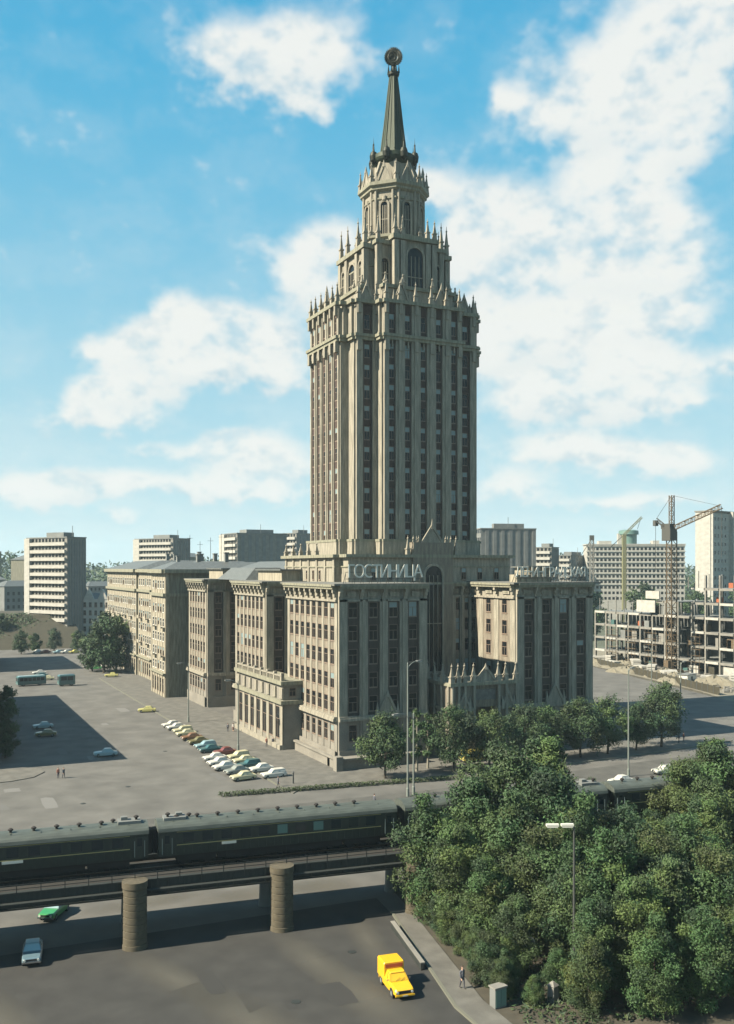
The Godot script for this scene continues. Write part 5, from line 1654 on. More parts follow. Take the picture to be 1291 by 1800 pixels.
func person_mesh(key: String, stride: float, top: Color, legs: Color, hair: Color, skirt: bool) -> ArrayMesh:
	if cache.has(key):
		return cache[key]
	var skin := Color(0.45, 0.28, 0.2)
	var shoe := Color(0.03, 0.025, 0.02)
	var mb := MB.new()
	mb.tinted = true
	var caps := []
	var I := Transform3D.IDENTITY
	caps.append([Vector3(0, 1.0, 0), Vector3(0, 1.2, 0.01), 0.145, 0.13, top])
	caps.append([Vector3(0, 1.2, 0.01), Vector3(0, 1.38, 0.0), 0.135, 0.12, top])
	caps.append([Vector3(-0.12, 1.4, 0), Vector3(0.12, 1.4, 0), 0.075, 0.075, top])
	caps.append([Vector3(-0.08, 0.93, 0), Vector3(0.08, 0.93, 0), 0.125, 0.125, legs])
	caps.append([Vector3(0, 1.44, 0), Vector3(0, 1.55, 0.015), 0.058, 0.055, skin])
	var hands := []
	for s in [-1, 1]:
		var fz: float = stride * s
		var knee := Vector3(s * 0.1, 0.5, fz * 0.5 + 0.03)
		var foot := Vector3(s * 0.1, 0.08, fz - 0.03)
		if s < 0 and stride > 0:
			foot.y = 0.1
		caps.append([Vector3(s * 0.09, 0.9, 0), knee, 0.095, 0.065, legs])
		caps.append([knee, foot, 0.062, 0.042, skin if skirt else legs])
		caps.append([foot + Vector3(0, -0.035, -0.04), foot + Vector3(0, -0.045, 0.15), 0.045, 0.038, shoe])
		var sh := Vector3(s * 0.19, 1.39, 0)
		var el := Vector3(s * 0.25, 1.11, -fz * 0.3 - 0.02)
		var wr := Vector3(s * 0.24, 0.87, -fz * 0.7 + 0.05)
		caps.append([sh, el, 0.055, 0.042, top])
		caps.append([el, wr, 0.04, 0.028, skin if skirt else top])
		hands.append([wr, (wr - el).normalized(), s])
	if skirt:
		caps.append([Vector3(0, 0.9, 0), Vector3(0, 0.55, 0.01), 0.15, 0.2, legs])
	surface_net(caps, 0.026, mb, 0.04, I)
	# head with a face
	var hd := []
	hd.append([Vector3(0, 1.64, 0.0), Vector3(0, 1.68, 0.0), 0.083, 0.092, skin])
	hd.append([Vector3(0, 1.585, 0.03), Vector3(0, 1.6, 0.045), 0.05, 0.055, skin])
	hd.append([Vector3(0, 1.655, 0.088), Vector3(0, 1.628, 0.108), 0.011, 0.015, skin])
	hd.append([Vector3(-0.02, 1.59, 0.092), Vector3(0.02, 1.59, 0.092), 0.009, 0.009, Color(0.3, 0.12, 0.1)])
	hd.append([Vector3(0, 1.7, -0.02), Vector3(0, 1.69, -0.03), 0.098, 0.096, hair])
	if skirt:
		hd.append([Vector3(0, 1.66, -0.05), Vector3(0, 1.53, -0.06), 0.08, 0.06, hair])
	for s in [-1, 1]:
		hd.append([Vector3(s * 0.034, 1.662, 0.083), Vector3(s * 0.034, 1.662, 0.084), 0.012, 0.012, Color(0.03, 0.03, 0.03)])
		hd.append([Vector3(s * 0.091, 1.66, 0.0), Vector3(s * 0.094, 1.63, 0.0), 0.016, 0.014, skin])
	hd.append([Vector3(0, 1.5, 0.01), Vector3(0, 1.58, 0.012), 0.052, 0.05, skin])
	surface_net(hd, 0.011, mb, 0.016, I)
	# hands: palm, four fingers and a thumb
	for h in hands:
		var dn: Vector3 = h[1]
		var fw := Vector3(0, 0, 1)
		var side: Vector3 = dn.cross(fw).normalized()
		fw = side.cross(dn).normalized()
		var w0: Vector3 = h[0]
		var hc := []
		hc.append([w0 - dn * 0.02, w0 + dn * 0.03, 0.026, 0.026, skin])
		for k in 4:
			var off := fw * (0.03 - 0.02 * k)
			var len: float = [0.034, 0.039, 0.036, 0.028][k]
			var kn := w0 + dn * 0.085 + off
			var inw: Vector3 = side * -0.35 * (h[2] as float)
			hc.append([w0 + dn * 0.02 + off * 0.7, kn, 0.013, 0.011, skin])
			var m2 := kn + (dn + inw * 0.4).normalized() * len
			hc.append([kn, m2, 0.0095, 0.0088, skin])
			hc.append([m2, m2 + (dn + inw * 1.4).normalized() * len * 0.85, 0.0088, 0.0078, skin])
		var t0 := w0 + dn * 0.02 + fw * 0.025
		var t1 := t0 + (dn * 0.6 + fw * 0.7).normalized() * 0.042
		hc.append([t0, t1, 0.014, 0.011, skin])
		hc.append([t1, t1 + (dn * 0.9 + fw * 0.25).normalized() * 0.034, 0.011, 0.009, skin])
		surface_net(hc, 0.0055, mb, 0.006, I)
	cache[key] = mb.mesh()
	return cache[key]

func make_people() -> void:
	var looks := [person_mesh("man_a", 0.17, Color(0.08, 0.085, 0.1), Color(0.05, 0.05, 0.06), Color(0.05, 0.03, 0.02), false), person_mesh("man_b", 0.05, Color(0.3, 0.12, 0.08), Color(0.06, 0.06, 0.08), Color(0.04, 0.03, 0.02), false), person_mesh("woman", 0.12, Color(0.5, 0.45, 0.4), Color(0.12, 0.06, 0.05), Color(0.1, 0.05, 0.02), true)]
	for q in [[21.0, -160.9, 1, 0.4, 0.0, "person in rust-red top walking on the open square near the kerb"], [21.8, -160.5, 0, 0.5, 0.0, "person in dark clothes walking beside the one in rust red"], [58.6, -190.9, 0, 2.8, 0.13, "person in dark clothes on the pavement behind the second mast"], [59.6, -190.4, 2, 2.8, 0.13, "person in pale top beside one in dark on the pavement"],
			[60.4, -172.0, 1, 0.3, 0.13, "person in rust-red top walking along the low annexe"], [61.5, -171.5, 0, 0.2, 0.13, "person in dark clothes walking close to the annexe wall"], [50.9, -139.6, 0, 1.2, 0.01, "person in dark clothes standing by the last parked car"], [39.9, -66.3, 0, 0.1, 0.13, "person in dark clothes alone on the pavement near the yellow van"],
			[134.0, -141.6, 0, 1.4, 0.13, "person in dark clothes at the far end of the street trees"], [135.6, -142.0, 1, 1.4, 0.13, "person in rust-red top at the far end of the street trees"], [59.3, -122.7, 0, 1.6, 0.012, "person in dark clothes crossing the front road behind the train"], [98.5, -141.0, 1, -1.2, 0.13, "person in rust-red top among the trees by the entrance"], [41.3, -301.0, 0, 0.0, 0.01, "person in dark clothes standing beside the box truck"]]:
		var o := MeshInstance3D.new()
		o.name = "person"
		o.mesh = looks[q[2]]
		o.material_override = M.cloth
		o.position = Vector3(q[0], q[4], q[1])
		o.rotation.y = q[3]
		tag(o, q[5], "person", "people walking about the square")
		add_child(o, true)

# ---------------------------------------------------------------- lamps, poles, small things
func mast(label: String, at: Vector3, h: float, arm: float, heads: int, turn: float, group := "tall street masts") -> void:
	var t := thing("street_lamp", label, "street lamp", at, turn, group)
	var p := MB.new()
	p.lathe(Vector3.ZERO, [Vector2(0.24, 0), Vector2(0.22, 1.2), Vector2(0.15, 1.3), Vector2(0.1, h - 0.3), Vector2(0.0, h)], 8)
	put(t, "pole", p, M.pole)
	for k in heads:
		var e := Vector3(1 if k == 0 else -1, 0, 0)
		var a := MB.new()
		var prev := Vector3(0, h - 1.4, 0)
		for j in 6:
			var u := (j + 1) / 6.0
			var q := Vector3(0, h - 1.4, 0) + e * arm * (1.0 - cos(u * PI / 2)) + Vector3.UP * 1.4 * sin(u * PI / 2)
			a.tube(prev, q, 0.06, 0.055, 6, false)
			prev = q
		put(t, "arm", a, M.pole)
		var hd := MB.new()
		hd.obox(prev + e * 0.4, e * 0.55, Vector3(0, 0.1, 0), e.cross(Vector3.UP) * 0.2)
		var ho := put(t, "lamp_head", hd, M.concrete_grey)
		var ln := MB.new()
		ln.obox(prev + e * 0.45 + Vector3.DOWN * 0.12, e * 0.4, Vector3(0, 0.05, 0), e.cross(Vector3.UP) * 0.15)
		put(ho, "lens", ln, M.lamp_lens)

func make_street_things() -> void:
	mast("street lamp mast at the far end of the parked cars", Vector3(54.4, 0.13, -206.4), 13.0, 1.6, 1, PI)
	mast("street lamp mast standing behind the dull red parked car", Vector3(54.0, 0.13, -169.5), 13.2, 1.6, 1, PI)
	mast("tallest street mast with short arm, by the kerb before the corner wing", Vector3(66.3, 0.01, -125.8), 20.0, 2.0, 1, 0.3)
	mast("shorter street lamp with curved arm next to the tallest mast", Vector3(67.6, 0.01, -126.4), 12.4, 3.4, 1, PI + 0.3, "curved street lamps")
	mast("grey street mast on the front road before the last street trees", Vector3(105.1, 0.01, -122.4), 17.6, 1.2, 1, 0.5)
	mast("slim street lamp at the pavement's far corner by the pale street", Vector3(146.8, 0.01, -154.6), 14.0, 1.4, 1, 0.4)
	mast("street lamp before the building yard fence", Vector3(176.0, 0.01, -196.0), 13.0, 1.2, 1, 2.0)
	# park lamp with pale twin heads among the trees
	var t := thing("park_lamp", "tall slim lamp post with pale twin heads rising out of the grove", "street lamp", Vector3(47.7, 0.02, -62.0), 2.75)
	var p := MB.new()
	p.lathe(Vector3.ZERO, [Vector2(0.14, 0), Vector2(0.08, 13.2), Vector2(0.0, 13.3)], 8)
	put(t, "pole", p, M.pole_dark)
	for e in [0.55, 1.75]:
		var h := MB.new()
		h.obox(Vector3(e, 13.42, 0), Vector3(0.5, 0.0, 0), Vector3(0, 0.09, 0), Vector3(0, 0, 0.16))
		var ho := put(t, "lamp_head", h, M.sign_white)
		var l := MB.new()
		l.obox(Vector3(e, 13.27, 0), Vector3(0.42, 0.0, 0), Vector3(0, 0.03, 0), Vector3(0, 0, 0.16))
		put(ho, "lens", l, M.lamp_lens)
	# road-side parapet beside the underpass, wall coloured dark to stand for a shadow
	var w := thing("shadow_dark_parapet", "low parapet at the road edge near the yellow van, coloured dark for a shadow", "parapet", Vector3(40.2, 0, -79.5), 0.0)
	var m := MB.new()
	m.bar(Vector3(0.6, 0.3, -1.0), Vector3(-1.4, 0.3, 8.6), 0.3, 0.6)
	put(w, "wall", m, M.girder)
	var cp := MB.new()
	cp.bar(Vector3(0.6, 0.64, -1.0), Vector3(-1.4, 0.64, 8.6), 0.4, 0.08)
	put(w, "coping", cp, M.concrete)
	# cabinet, stone posts and a round sign at the grove's foot
	var c := thing("control_cabinet", "grey-green control cabinet with pale lid on the pavement edge", "cabinet", Vector3(40.9, 0.02, -62.6), 0.1)
	var b := MB.new()
	b.box(Vector3(-0.55, 0, -0.35), Vector3(0.55, 1.5, 0.35))
	put(c, "case", b, M.concrete_grey)
	var lid := MB.new()
	lid.box(Vector3(-0.62, 1.5, -0.42), Vector3(0.62, 1.62, 0.42))
	put(c, "lid", lid, M.concrete)
	var dr := MB.new()
	dr.box(Vector3(-0.5, 0.12, 0.35), Vector3(-0.02, 1.42, 0.38))
	put(c, "door", dr, M.tank_green)
	var dr2 := MB.new()
	dr2.box(Vector3(0.02, 0.12, 0.35), Vector3(0.5, 1.42, 0.38))
	put(c, "door", dr2, M.tank_green)
	var s := thing("stone_post", "pale square stone post with tapered cap under the trees", "post", Vector3(45.2, 0.02, -61.4), 0.3)
	var sm := MB.new()
	sm.frustum(Vector3.ZERO, 0.34, 0.34, 0.28, 0.28, 1.3)
	put(s, "shaft", sm, M.concrete)
	var sc := MB.new()
	sc.frustum(Vector3(0, 1.3, 0), 0.36, 0.36, 0.08, 0.08, 0.3)
	put(s, "cap", sc, M.concrete)
	var g := thing("round_road_sign", "round road sign seen from behind at the grove's foot", "sign", Vector3(46.2, 0.02, -66.0), 2.6)
	var gp := MB.new()
	gp.tube(Vector3.ZERO, Vector3(0, 2.9, 0), 0.04, 0.04, 8)
	put(g, "post", gp, M.pole)
	var gd := MB.new()
	gd.tube(Vector3(0, 2.9, -0.06), Vector3(0, 2.9, -0.03), 0.42, 0.42, 24)
	put(g, "disc", gd, M.concrete_grey)
	var gr := MB.new()
	for k in 24:
		var a0 := TAU * k / 24
		var a1 := TAU * (k + 1) / 24
		gr.bar(Vector3(cos(a0) * 0.42, 2.9 + sin(a0) * 0.42, -0.05), Vector3(cos(a1) * 0.42, 2.9 + sin(a1) * 0.42, -0.05), 0.05, 0.06)
	put(g, "rim", gr, M.sign_white)
	# kiosk at the picture's edge
	var k := thing("stone_kiosk", "pale stone gate pillar beyond the grove with stepped top", "pillar", Vector3(79.6, 0.02, -76.2), 0.2)
	var kb := MB.new()
	kb.frustum(Vector3.ZERO, 1.3, 1.3, 1.2, 1.2, 1.9)
	kb.frustum(Vector3(0, 1.9, 0), 0.9, 0.9, 0.8, 0.8, 1.2)
	put(k, "shaft", kb, M.concrete_pale)
	var kc := MB.new()
	kc.frustum(Vector3(0, 3.1, 0), 1.0, 1.0, 0.2, 0.2, 0.6)
	put(k, "cap", kc, M.concrete_pale)
	# post by the last car
	var q := thing("kerb_post", "short dark post at the pavement corner by the last parked car", "post", Vector3(53.8, 0.13, -140.6))
	var qm := MB.new()
	qm.lathe(Vector3.ZERO, [Vector2(0.14, 0), Vector2(0.12, 1.6), Vector2(0.2, 1.7), Vector2(0.0, 2.0)], 8)
	put(q, "shaft", qm, M.pole_dark)

# ---------------------------------------------------------------- the rest of the town
func balcony_tower(called: String, label: String, at: Vector3, turn: float, l: float, r: float, h: float, floors: int, bands: bool, end_w: float) -> void:
	# lit long side towards local +z, plain shaded side towards +x
	var t := thing(called, label, "apartment block", at, turn, "tower blocks on the skyline")
	var b := MB.new()
	b.box(Vector3(-l / 2, 0, -r / 2), Vector3(l / 2, h, r / 2))
	put(t, "wall", b, M.concrete_grey if not bands else M.concrete)
	var fh := h / floors
	var e := MB.new()
	if end_w > 0:
		e.box(Vector3(-l / 2 - 0.3, 0, r / 2 - 0.5), Vector3(-l / 2 + end_w, h - 0.02, r / 2 + 1.2))
		put(t, "end_wall", e, M.concrete_pale)
	var sd := MB.new()
	for k in 7:
		sd.box(Vector3(l / 2 - 0.1, 0.5, -r / 2 + r / 7.0 * k + 0.1), Vector3(l / 2 + 0.25, h - 0.6, -r / 2 + r / 7.0 * (k + 0.45)))
	put(t, "side_wall_ribs", sd, M.concrete_grey)
	var bal := MB.new()
	bal.box(Vector3(-l / 2 + end_w, 0, r / 2), Vector3(l / 2 - 0.6, fh * 0.42, r / 2 + 1.1))
	var bm := bal.mesh()
	var gl := MB.new()
	var n := int((l - end_w) / 2.4)
	for j in n:
		gl.box(Vector3(-l / 2 + end_w + 0.5 + 2.4 * j, fh * 0.5, r / 2 - 0.05), Vector3(-l / 2 + end_w + 2.0 + 2.4 * j, fh * 0.92, r / 2 + 0.04))
	var gm := gl.mesh()
	for k in floors:
		if bands:
			var bo := part(t, "balcony", bm, M.concrete_pale, Vector3(0, fh * k, 0))
			part(bo, "window_row", gm, M.glass)
		else:
			part(t, "window_row", gm, M.glass, Vector3(0, fh * k, 0))
	var rf := MB.new()
	rf.box(Vector3(-l / 2 - 0.2, h, -r / 2 - 0.2), Vector3(l / 2 + 0.3, h + 0.5, r / 2 + 0.3))
	rf.box(Vector3(-l * 0.12, h + 0.5, -r * 0.3), Vector3(l * 0.3, h + 2.6, r * 0.25))
	rf.bar(Vector3(l * 0.4, h, 0), Vector3(l * 0.4, h + 5.5, 0), 0.18)
	put(t, "roof", rf, M.concrete_grey)

func make_old_block() -> void:
	# cream street block beyond the hotel, with a recessed court
	var t := thing("cream_street_block", "long cream street block with columns, cornices and a shaded recess", "apartment block", Vector3(64.5, 0, -287))
	var core := MB.new()
	var secs := [[-5.5, 24.0, 39.4], [-0.2, -19.0, 0.0], [-0.8, -69.0, -19.0]]
	var wall := MB.new()
	var bay := MB.new()
	var trim := MB.new()
	core.box(Vector3(7, 0, -60), Vector3(30, 33.5, 39))
	for q in secs:
		var x: float = q[0] + 0.2
		core.box(Vector3(x, 0, q[1]), Vector3(12, 33.0 + q[1] * 0.002, q[2]))
	var c := put(t, "wall", core, M.shade_toned_cream)
	for q in secs:
		var x: float = q[0] + 0.2
		var wid: float = q[2] - q[1]
		var o := Vector3(x, 0, q[1])
		var cols := int(round(wid / 3.1))
		facade(c, wall, bay, o, "l", wid, 6.4, 26.5, cols, [8.2, 12.0, 15.8, 19.6, 23.4], 1.5, 2.3, 0.9, 0.12, 0.6, 0.35, true, true)
		facade(c, wall, bay, o, "l", wid, 27.3, 32.6, cols, [29.6], 1.5, 2.2, 0.9, 0.12, 0.6, 0.3, true, true)
		facade(c, wall, bay, o, "l", wid, 0.0, 6.0, cols, [3.0], 1.8, 3.8, 1.0, 0.25, 0.6, 0.0)
		var ax := axes("l")
		fbox(trim, o, ax, -0.2, wid + 0.2, 6.0, 6.4, -0.1, 0.8)
		fbox(trim, o, ax, -0.2, wid + 0.2, 26.5, 27.3, -0.1, 0.75)
		fbox(trim, o, ax, -0.4, wid + 0.8, 32.6, 33.6, -0.3, 1.3)
		for k in cols:
			if k % 3 == 1:
				for y in [10.6, 18.2]:
					fbox(wall, o, ax, wid / cols * k + 0.2, wid / cols * (k + 1) - 0.2, y, y + 0.2, 0.2, 1.3)
					fbox(wall, o, ax, wid / cols * k + 0.2, wid / cols * (k + 1) - 0.2, y + 0.2, y + 1.0, 1.2, 1.3)
	# the sides that face the viewer, in shade
	for q in [[0.0, 0.0, 12.0], [-5.3, 39.4, 14.0]]:
		var o := Vector3(q[0], 0, q[1])
		var ax := axes("f")
		fbox(wall, o, ax, 0, 0.8, 0, 32.6, 0, 0.25)
		fbox(trim, o, ax, -0.2, q[2], 26.5, 27.3, -0.1, 0.5)
		fbox(trim, o, ax, -0.6, q[2], 32.6, 33.6, -0.3, 1.2)
	put(c, "pilasters", wall, M.cream)
	put(c, "wall_panels", bay, M.cream)
	put(c, "cornice", trim, M.cornice)
	var rf := MB.new()
	rf.frustum(Vector3(14, 33.6, -42), 15.5, 26.5, 6.0, 20.0, 2.8)
	rf.frustum(Vector3(10, 33.55, 31), 16.0, 8.5, 11.0, 3.0, 2.0)
	rf.frustum(Vector3(18, 33.5, 8), 11.5, 16.0, 5.0, 9.0, 2.4)
	var ro := put(t, "sheet_metal_roof", rf, M.sheet_roof)
	for q in [[10.0, 34.5, -8.0], [14.0, 35.0, 4.0], [16.0, 35.0, 12.0], [6.0, 34.5, 30.0], [12.0, 35.5, -30.0], [18.0, 35.5, -44.0], [13.0, 35.0, 33.0], [20.0, 36.0, -20.0]]:
		var ch := MB.new()
		ch.box(Vector3(q[0] - 0.5, q[1] - 1, q[2] - 0.7), Vector3(q[0] + 0.5, q[1] + 3.0, q[2] + 0.7))
		ch.box(Vector3(q[0] - 0.65, q[1] + 3.0, q[2] - 0.85), Vector3(q[0] + 0.65, q[1] + 3.25, q[2] + 0.85))
		put(ro, "chimney", ch, M.concrete_grey)
	var ant := MB.new()
	for k in 7:
		var x := 8.0 + 1.8 * k
		ant.bar(Vector3(x, 36, -10 + 5.0 * k), Vector3(x, 42 + (k % 3), -10 + 5.0 * k), 0.1)
		ant.bar(Vector3(x - 0.9, 41 + (k % 3), -10 + 5.0 * k), Vector3(x + 0.9, 41 + (k % 3), -10 + 5.0 * k), 0.08)
	put(ro, "aerials", ant, M.pole_dark)

func make_left_side() -> void:
	# houses just outside the picture that shade the square
	var names := ["long grey house at the square's edge throwing its shadow across", "second grey house farther along the square's edge"]
	var dims := [[-8.0, 12.5, -174.0, -268.0, 18.0], [-6.0, 24.0, -335.0, -385.0, 23.0]]
	for k in 2:
		var d: Array = dims[k]
		var t := thing("side_house", names[k], "house", Vector3((d[0] + d[1]) / 2, 0, d[2]))
		var hx: float = (d[1] - d[0]) / 2
		var len: float = d[2] - d[3]
		var b := MB.new()
		b.box(Vector3(-hx, 0, -len), Vector3(hx, d[4], 0))
		var w := put(t, "wall", b, M.concrete)
		var cols := int(len / 6.0)
		for j in cols:
			for f in int(d[4] / 4.0):
				add_window(w, Vector3(hx, 1.6 + 3.9 * f, -3.0 - 6.0 * j), "r", 1.5, 2.2, 0)
		for j in 4:
			for f in int(d[4] / 4.0):
				add_window(w, Vector3(-hx + hx * 0.4 * (j + 0.75), 1.6 + 3.9 * f, 0), "f", 1.5, 2.2, 0)
		var r := MB.new()
		r.box(Vector3(-hx - 0.4, d[4], -len - 0.4), Vector3(hx, d[4] + 0.3, 0.4))
		put(t, "roof", r, M.sheet_roof)
	# railway slope closing the square
	var e := MB.new()
	var p := [Vector3(-60, 0, -432), Vector3(66, 0, -418), Vector3(74, 0, -500), Vector3(-60, 0, -520)]
	var q := [Vector3(-60, 13.5, -452), Vector3(64, 13.0, -446), Vector3(66, 13.0, -490), Vector3(-60, 13.5, -510)]
	for k in 4:
		var j := (k + 1) % 4
		e.quad(p[k], q[k], q[j], p[j])
	e.quad(q[0], q[3], q[2], q[1])
	struct("embankment", e, M.slope)
	var hm := MB.new()
	hm.tinted = true
	for k in 9000:
		var u := rng.randf()
		var v := rng.randf()
		if sin(u * 31.0) + sin(v * 9.0 + u * 12.0) < -0.7:
			continue
		var a := Vector3(lerpf(0, 68, u), 0, -425)
		var b := Vector3(lerpf(0, 66, u), 13.3, -449)
		leaf(hm, a.lerp(b, v) + Vector3.UP * rng.randf() * 1.2, Vector3(0, 0.7, 0.7), 1.2, rng.randf_range(0.5, 1.3), rng.randf() * 0.7)
	var ho := put(self, "undergrowth", hm, M.hedge_leaf, "stuff")
	ho.set_meta("label", "patchy shrubs growing on the brown railway slope")
	ho.set_meta("category", "undergrowth")
	# small white house with gables
	var t := thing("white_gabled_house", "small white house with two pointed gables behind the big street tree", "house", Vector3(76.0, 0, -441.0), -0.6)
	var b := MB.new()
	b.box(Vector3(-6.5, 0, -5), Vector3(6.5, 20.0, 5))
	var wo := put(t, "wall", b, M.concrete_pale)
	for k in 5:
		for f in 5:
			add_window(wo, Vector3(-5.2 + 2.6 * k, 2.0 + 3.6 * f, 5.0), "f", 1.3, 2.2, 0)
	for x in [-3.3, 3.3]:
		var g := MB.new()
		g.prism(PackedVector2Array([Vector2(-2.4, 0), Vector2(2.4, 0), Vector2(0, 4.6)]), Vector3(x, 20.0, 4.0), Vector3.RIGHT, Vector3.UP, Vector3(0, 0, 1.2))
		put(t, "gable", g, M.concrete_pale)
	var r := MB.new()
	r.frustum(Vector3(0, 20.0, -0.6), 6.8, 4.6, 5.0, 1.0, 2.6)
	put(t, "roof", r, M.sheet_roof)

func make_skyline() -> void:
	balcony_tower("balcony_tower", "tall pale tower block with stacked balcony bands standing alone over the square", Vector3(58, 0, -451), deg_to_rad(-60.4), 28.9, 10.1, 47.2, 14, true, 3.5)
	balcony_tower("balcony_tower", "pale tower block rising behind the cream street block's roof", Vector3(134.9, 0, -572.4), deg_to_rad(-60.4), 32.9, 13.8, 51.0, 15, true, 5.0)
	balcony_tower("slab_block", "wide grey slab block with white edge behind the rear roofs", Vector3(172.8, 0, -513.7), deg_to_rad(-87.3), 25.9, 29.2, 52.6, 15, true, 8.0)
	balcony_tower("slab_block", "narrow tower block with white end beside the hotel shaft", Vector3(221, 0, -568.7), deg_to_rad(-65.3), 12.0, 15.6, 55.4, 15, true, 4.0)
	balcony_tower("slab_block", "wide blue-grey slab block just past the hotel shaft", Vector3(243.9, 0, -366.7), deg_to_rad(-105.3), 7.2, 26.0, 51.4, 15, false, 0.0)
	balcony_tower("balcony_tower", "slim far tower with balcony bands past the blue-grey slab", Vector3(338.2, 0, -466.6), deg_to_rad(-60.4), 12.0, 10.5, 45.7, 13, true, 0.0)
	balcony_tower("slab_block", "low far block behind the letters on the entrance wing", Vector3(384.8, 0, -503.9), deg_to_rad(-55.4), 12.0, 36.0, 41.6, 12, true, 0.0)
	# long building with rows of windows and a round drum on its roof
	var t := thing("long_white_building", "long white building with six rows of windows and a green drum on top", "office building", Vector3(418, 0, -483), deg_to_rad(-30.0))
	var b := MB.new()
	b.box(Vector3(-30, 0, -8), Vector3(31, 48.6, 8))
	var w := put(t, "wall", b, M.concrete_pale)
	var gm := MB.new()
	gm.box(Vector3(-0.75, 0, -0.05), Vector3(0.75, 1.7, 0.05))
	var gmesh := gm.mesh()
	for f in 10:
		for k in 24:
			part(w, "window", gmesh, M.glass, Vector3(-28.5 + 2.52 * k, 45.2 - 3.5 * f, 8.0))
	for f in 8:
		var s := MB.new()
		s.box(Vector3(-30.5, 47.6 - 3.5 * f, 8.0), Vector3(31.5, 48.2 - 3.5 * f, 8.5))
		put(w, "ledge", s, M.concrete_pale)
	var rf := MB.new()
	rf.box(Vector3(-30.6, 48.6, -8.5), Vector3(31.6, 49.2, 8.5))
	rf.box(Vector3(-22, 49.2, -4), Vector3(-14, 51.2, 4))
	rf.box(Vector3(12, 49.2, -4), Vector3(16, 51.4, 4))
	put(t, "roof", rf, M.concrete_pale)
	var d := MB.new()
	d.lathe(Vector3(-2.5, 49.2, 0), [Vector2(5.2, 0), Vector2(5.2, 6.0), Vector2(6.4, 6.2), Vector2(6.2, 8.6), Vector2(4.0, 9.2), Vector2(0.01, 9.3)], 20)
	put(t, "roof_drum", d, M.tank_green)
	var bx := MB.new()
	bx.box(Vector3(-9.5, 49.2, -2), Vector3(-7.0, 56.0, 2))
	put(t, "stair_head", bx, M.concrete_pale)
	# white slab at the edge of the picture
	var v := thing("white_slab_block", "tall white slab block with blank end wall behind the tower crane", "apartment block", Vector3(372, 0, -366), deg_to_rad(-72))
	var vb := MB.new()
	vb.box(Vector3(-3, 0, -17), Vector3(5, 62, 17))
	put(v, "end_wall", vb, M.concrete_pale)
	var vw := MB.new()
	vw.box(Vector3(5, 0, -16.6), Vector3(6.2, 61.2, 16.6))
	var vwo := put(v, "facade", vw, M.concrete_pale)
	var rb := MB.new()
	rb.box(Vector3(5, 0, -2.2), Vector3(8.2, 62.3, -0.8))
	put(v, "rib", rb, M.concrete_pale)
	for f in 12:
		for k in 4:
			part(vwo, "window", gmesh, M.glass, Vector3(6.2, 57.5 - 4.2 * f, 14.4 - 3.6 * k)).rotation.y = PI / 2
		var bl := MB.new()
		bl.box(Vector3(6.2, 56.4 - 4.2 * f, -16), Vector3(7.6, 57.6 - 4.2 * f, -3.0))
		put(vwo, "balcony", bl, M.concrete_pale)
	var vr := MB.new()
	vr.box(Vector3(-3.3, 62, -17.4), Vector3(6.6, 62.6, 17.4))
	put(v, "roof", vr, M.concrete)
	# low town beyond, filling the horizon
	var far := [[300, -620, 40], [268, -540, 20], [330, -560, 38], [460, -640, 44], [500, -560, 42], [120, -650, 22], [70, -640, 39], [20, -560, 20], [-10, -620, 40], [180, -700, 42], [240, -690, 28], [540, -480, 44], [40, -720, 45], [-40, -700, 24], [390, -720, 26], [470, -420, 40], [30, -610, 27], [62, -560, 24]]
	var spots := ["behind the blue-grey slab's foot", "between hotel and blue-grey slab", "behind the entrance wing's letters", "behind the long white building", "past the long white building's end", "over the cream block's chimneys", "between balcony tower and white gabled house", "at the edge before the balcony tower", "hidden at the very edge of town", "behind the hotel's rear roof", "behind the hotel shaft", "past the white slab block", "far behind the gabled house", "outermost by the slope", "behind the far crane", "beneath the white slab block", "beside the balcony tower's blank end", "between the balcony tower and the slope"]
	for k in far.size():
		var q: Array = far[k]
		var h := thing("far_house", "pale low house block on the far skyline, " + spots[k], "house", Vector3(q[0], 0, q[1]), 0.4 * (k % 4), "low houses on the far skyline")
		var hb := MB.new()
		var l := 15.0 + 4.0 * (k % 3)
		hb.box(Vector3(-l, 0, -7), Vector3(l, q[2], 7))
		put(h, "wall", hb, [M.shade_toned_cream, M.concrete, M.concrete_grey][k % 3])
		var hr := MB.new()
		hr.frustum(Vector3(0, q[2], 0), l + 0.5, 7.5, l - 5.0, 1.0, 3.0)
		put(h, "roof", hr, M.sheet_roof)
		var hw := MB.new()
		for f in int(q[2] / 3.6):
			for j in int(l * 2 / 3.0) - 1:
				hw.box(Vector3(-l + 1.6 + 3.0 * j, 1.2 + 3.6 * f, 6.95), Vector3(-l + 2.9 + 3.0 * j, 3.0 + 3.6 * f, 7.04))
		put(h, "windows", hw, M.glass)

func far_wood() -> void:
	# the wooded rim of the city
	var mb := MB.new()
	mb.tinted = true
	for k in 42000:
		var az := deg_to_rad(rng.randf_range(-8.0, 62.0))
		var r := rng.randf_range(800.0, 1500.0)
		var h := (r * 0.022 + 12.0 + 8.0 * sin(az * 23.0) + 6.0 * sin(az * 61.0 + r * 0.01)) * rng.randf() + 3.0
		leaf(mb, Vector3(sin(az) * r, maxf(h, 2.0), -cos(az) * r), Vector3(0, 0.5, 0.5), 5.5, rng.randf_range(0.5, 1.2), 0.2)
	var o := put(self, "forest", mb, M.hedge_leaf, "stuff")
	o.set_meta("label", "far wooded rim of the city along the horizon")
	o.set_meta("category", "forest")

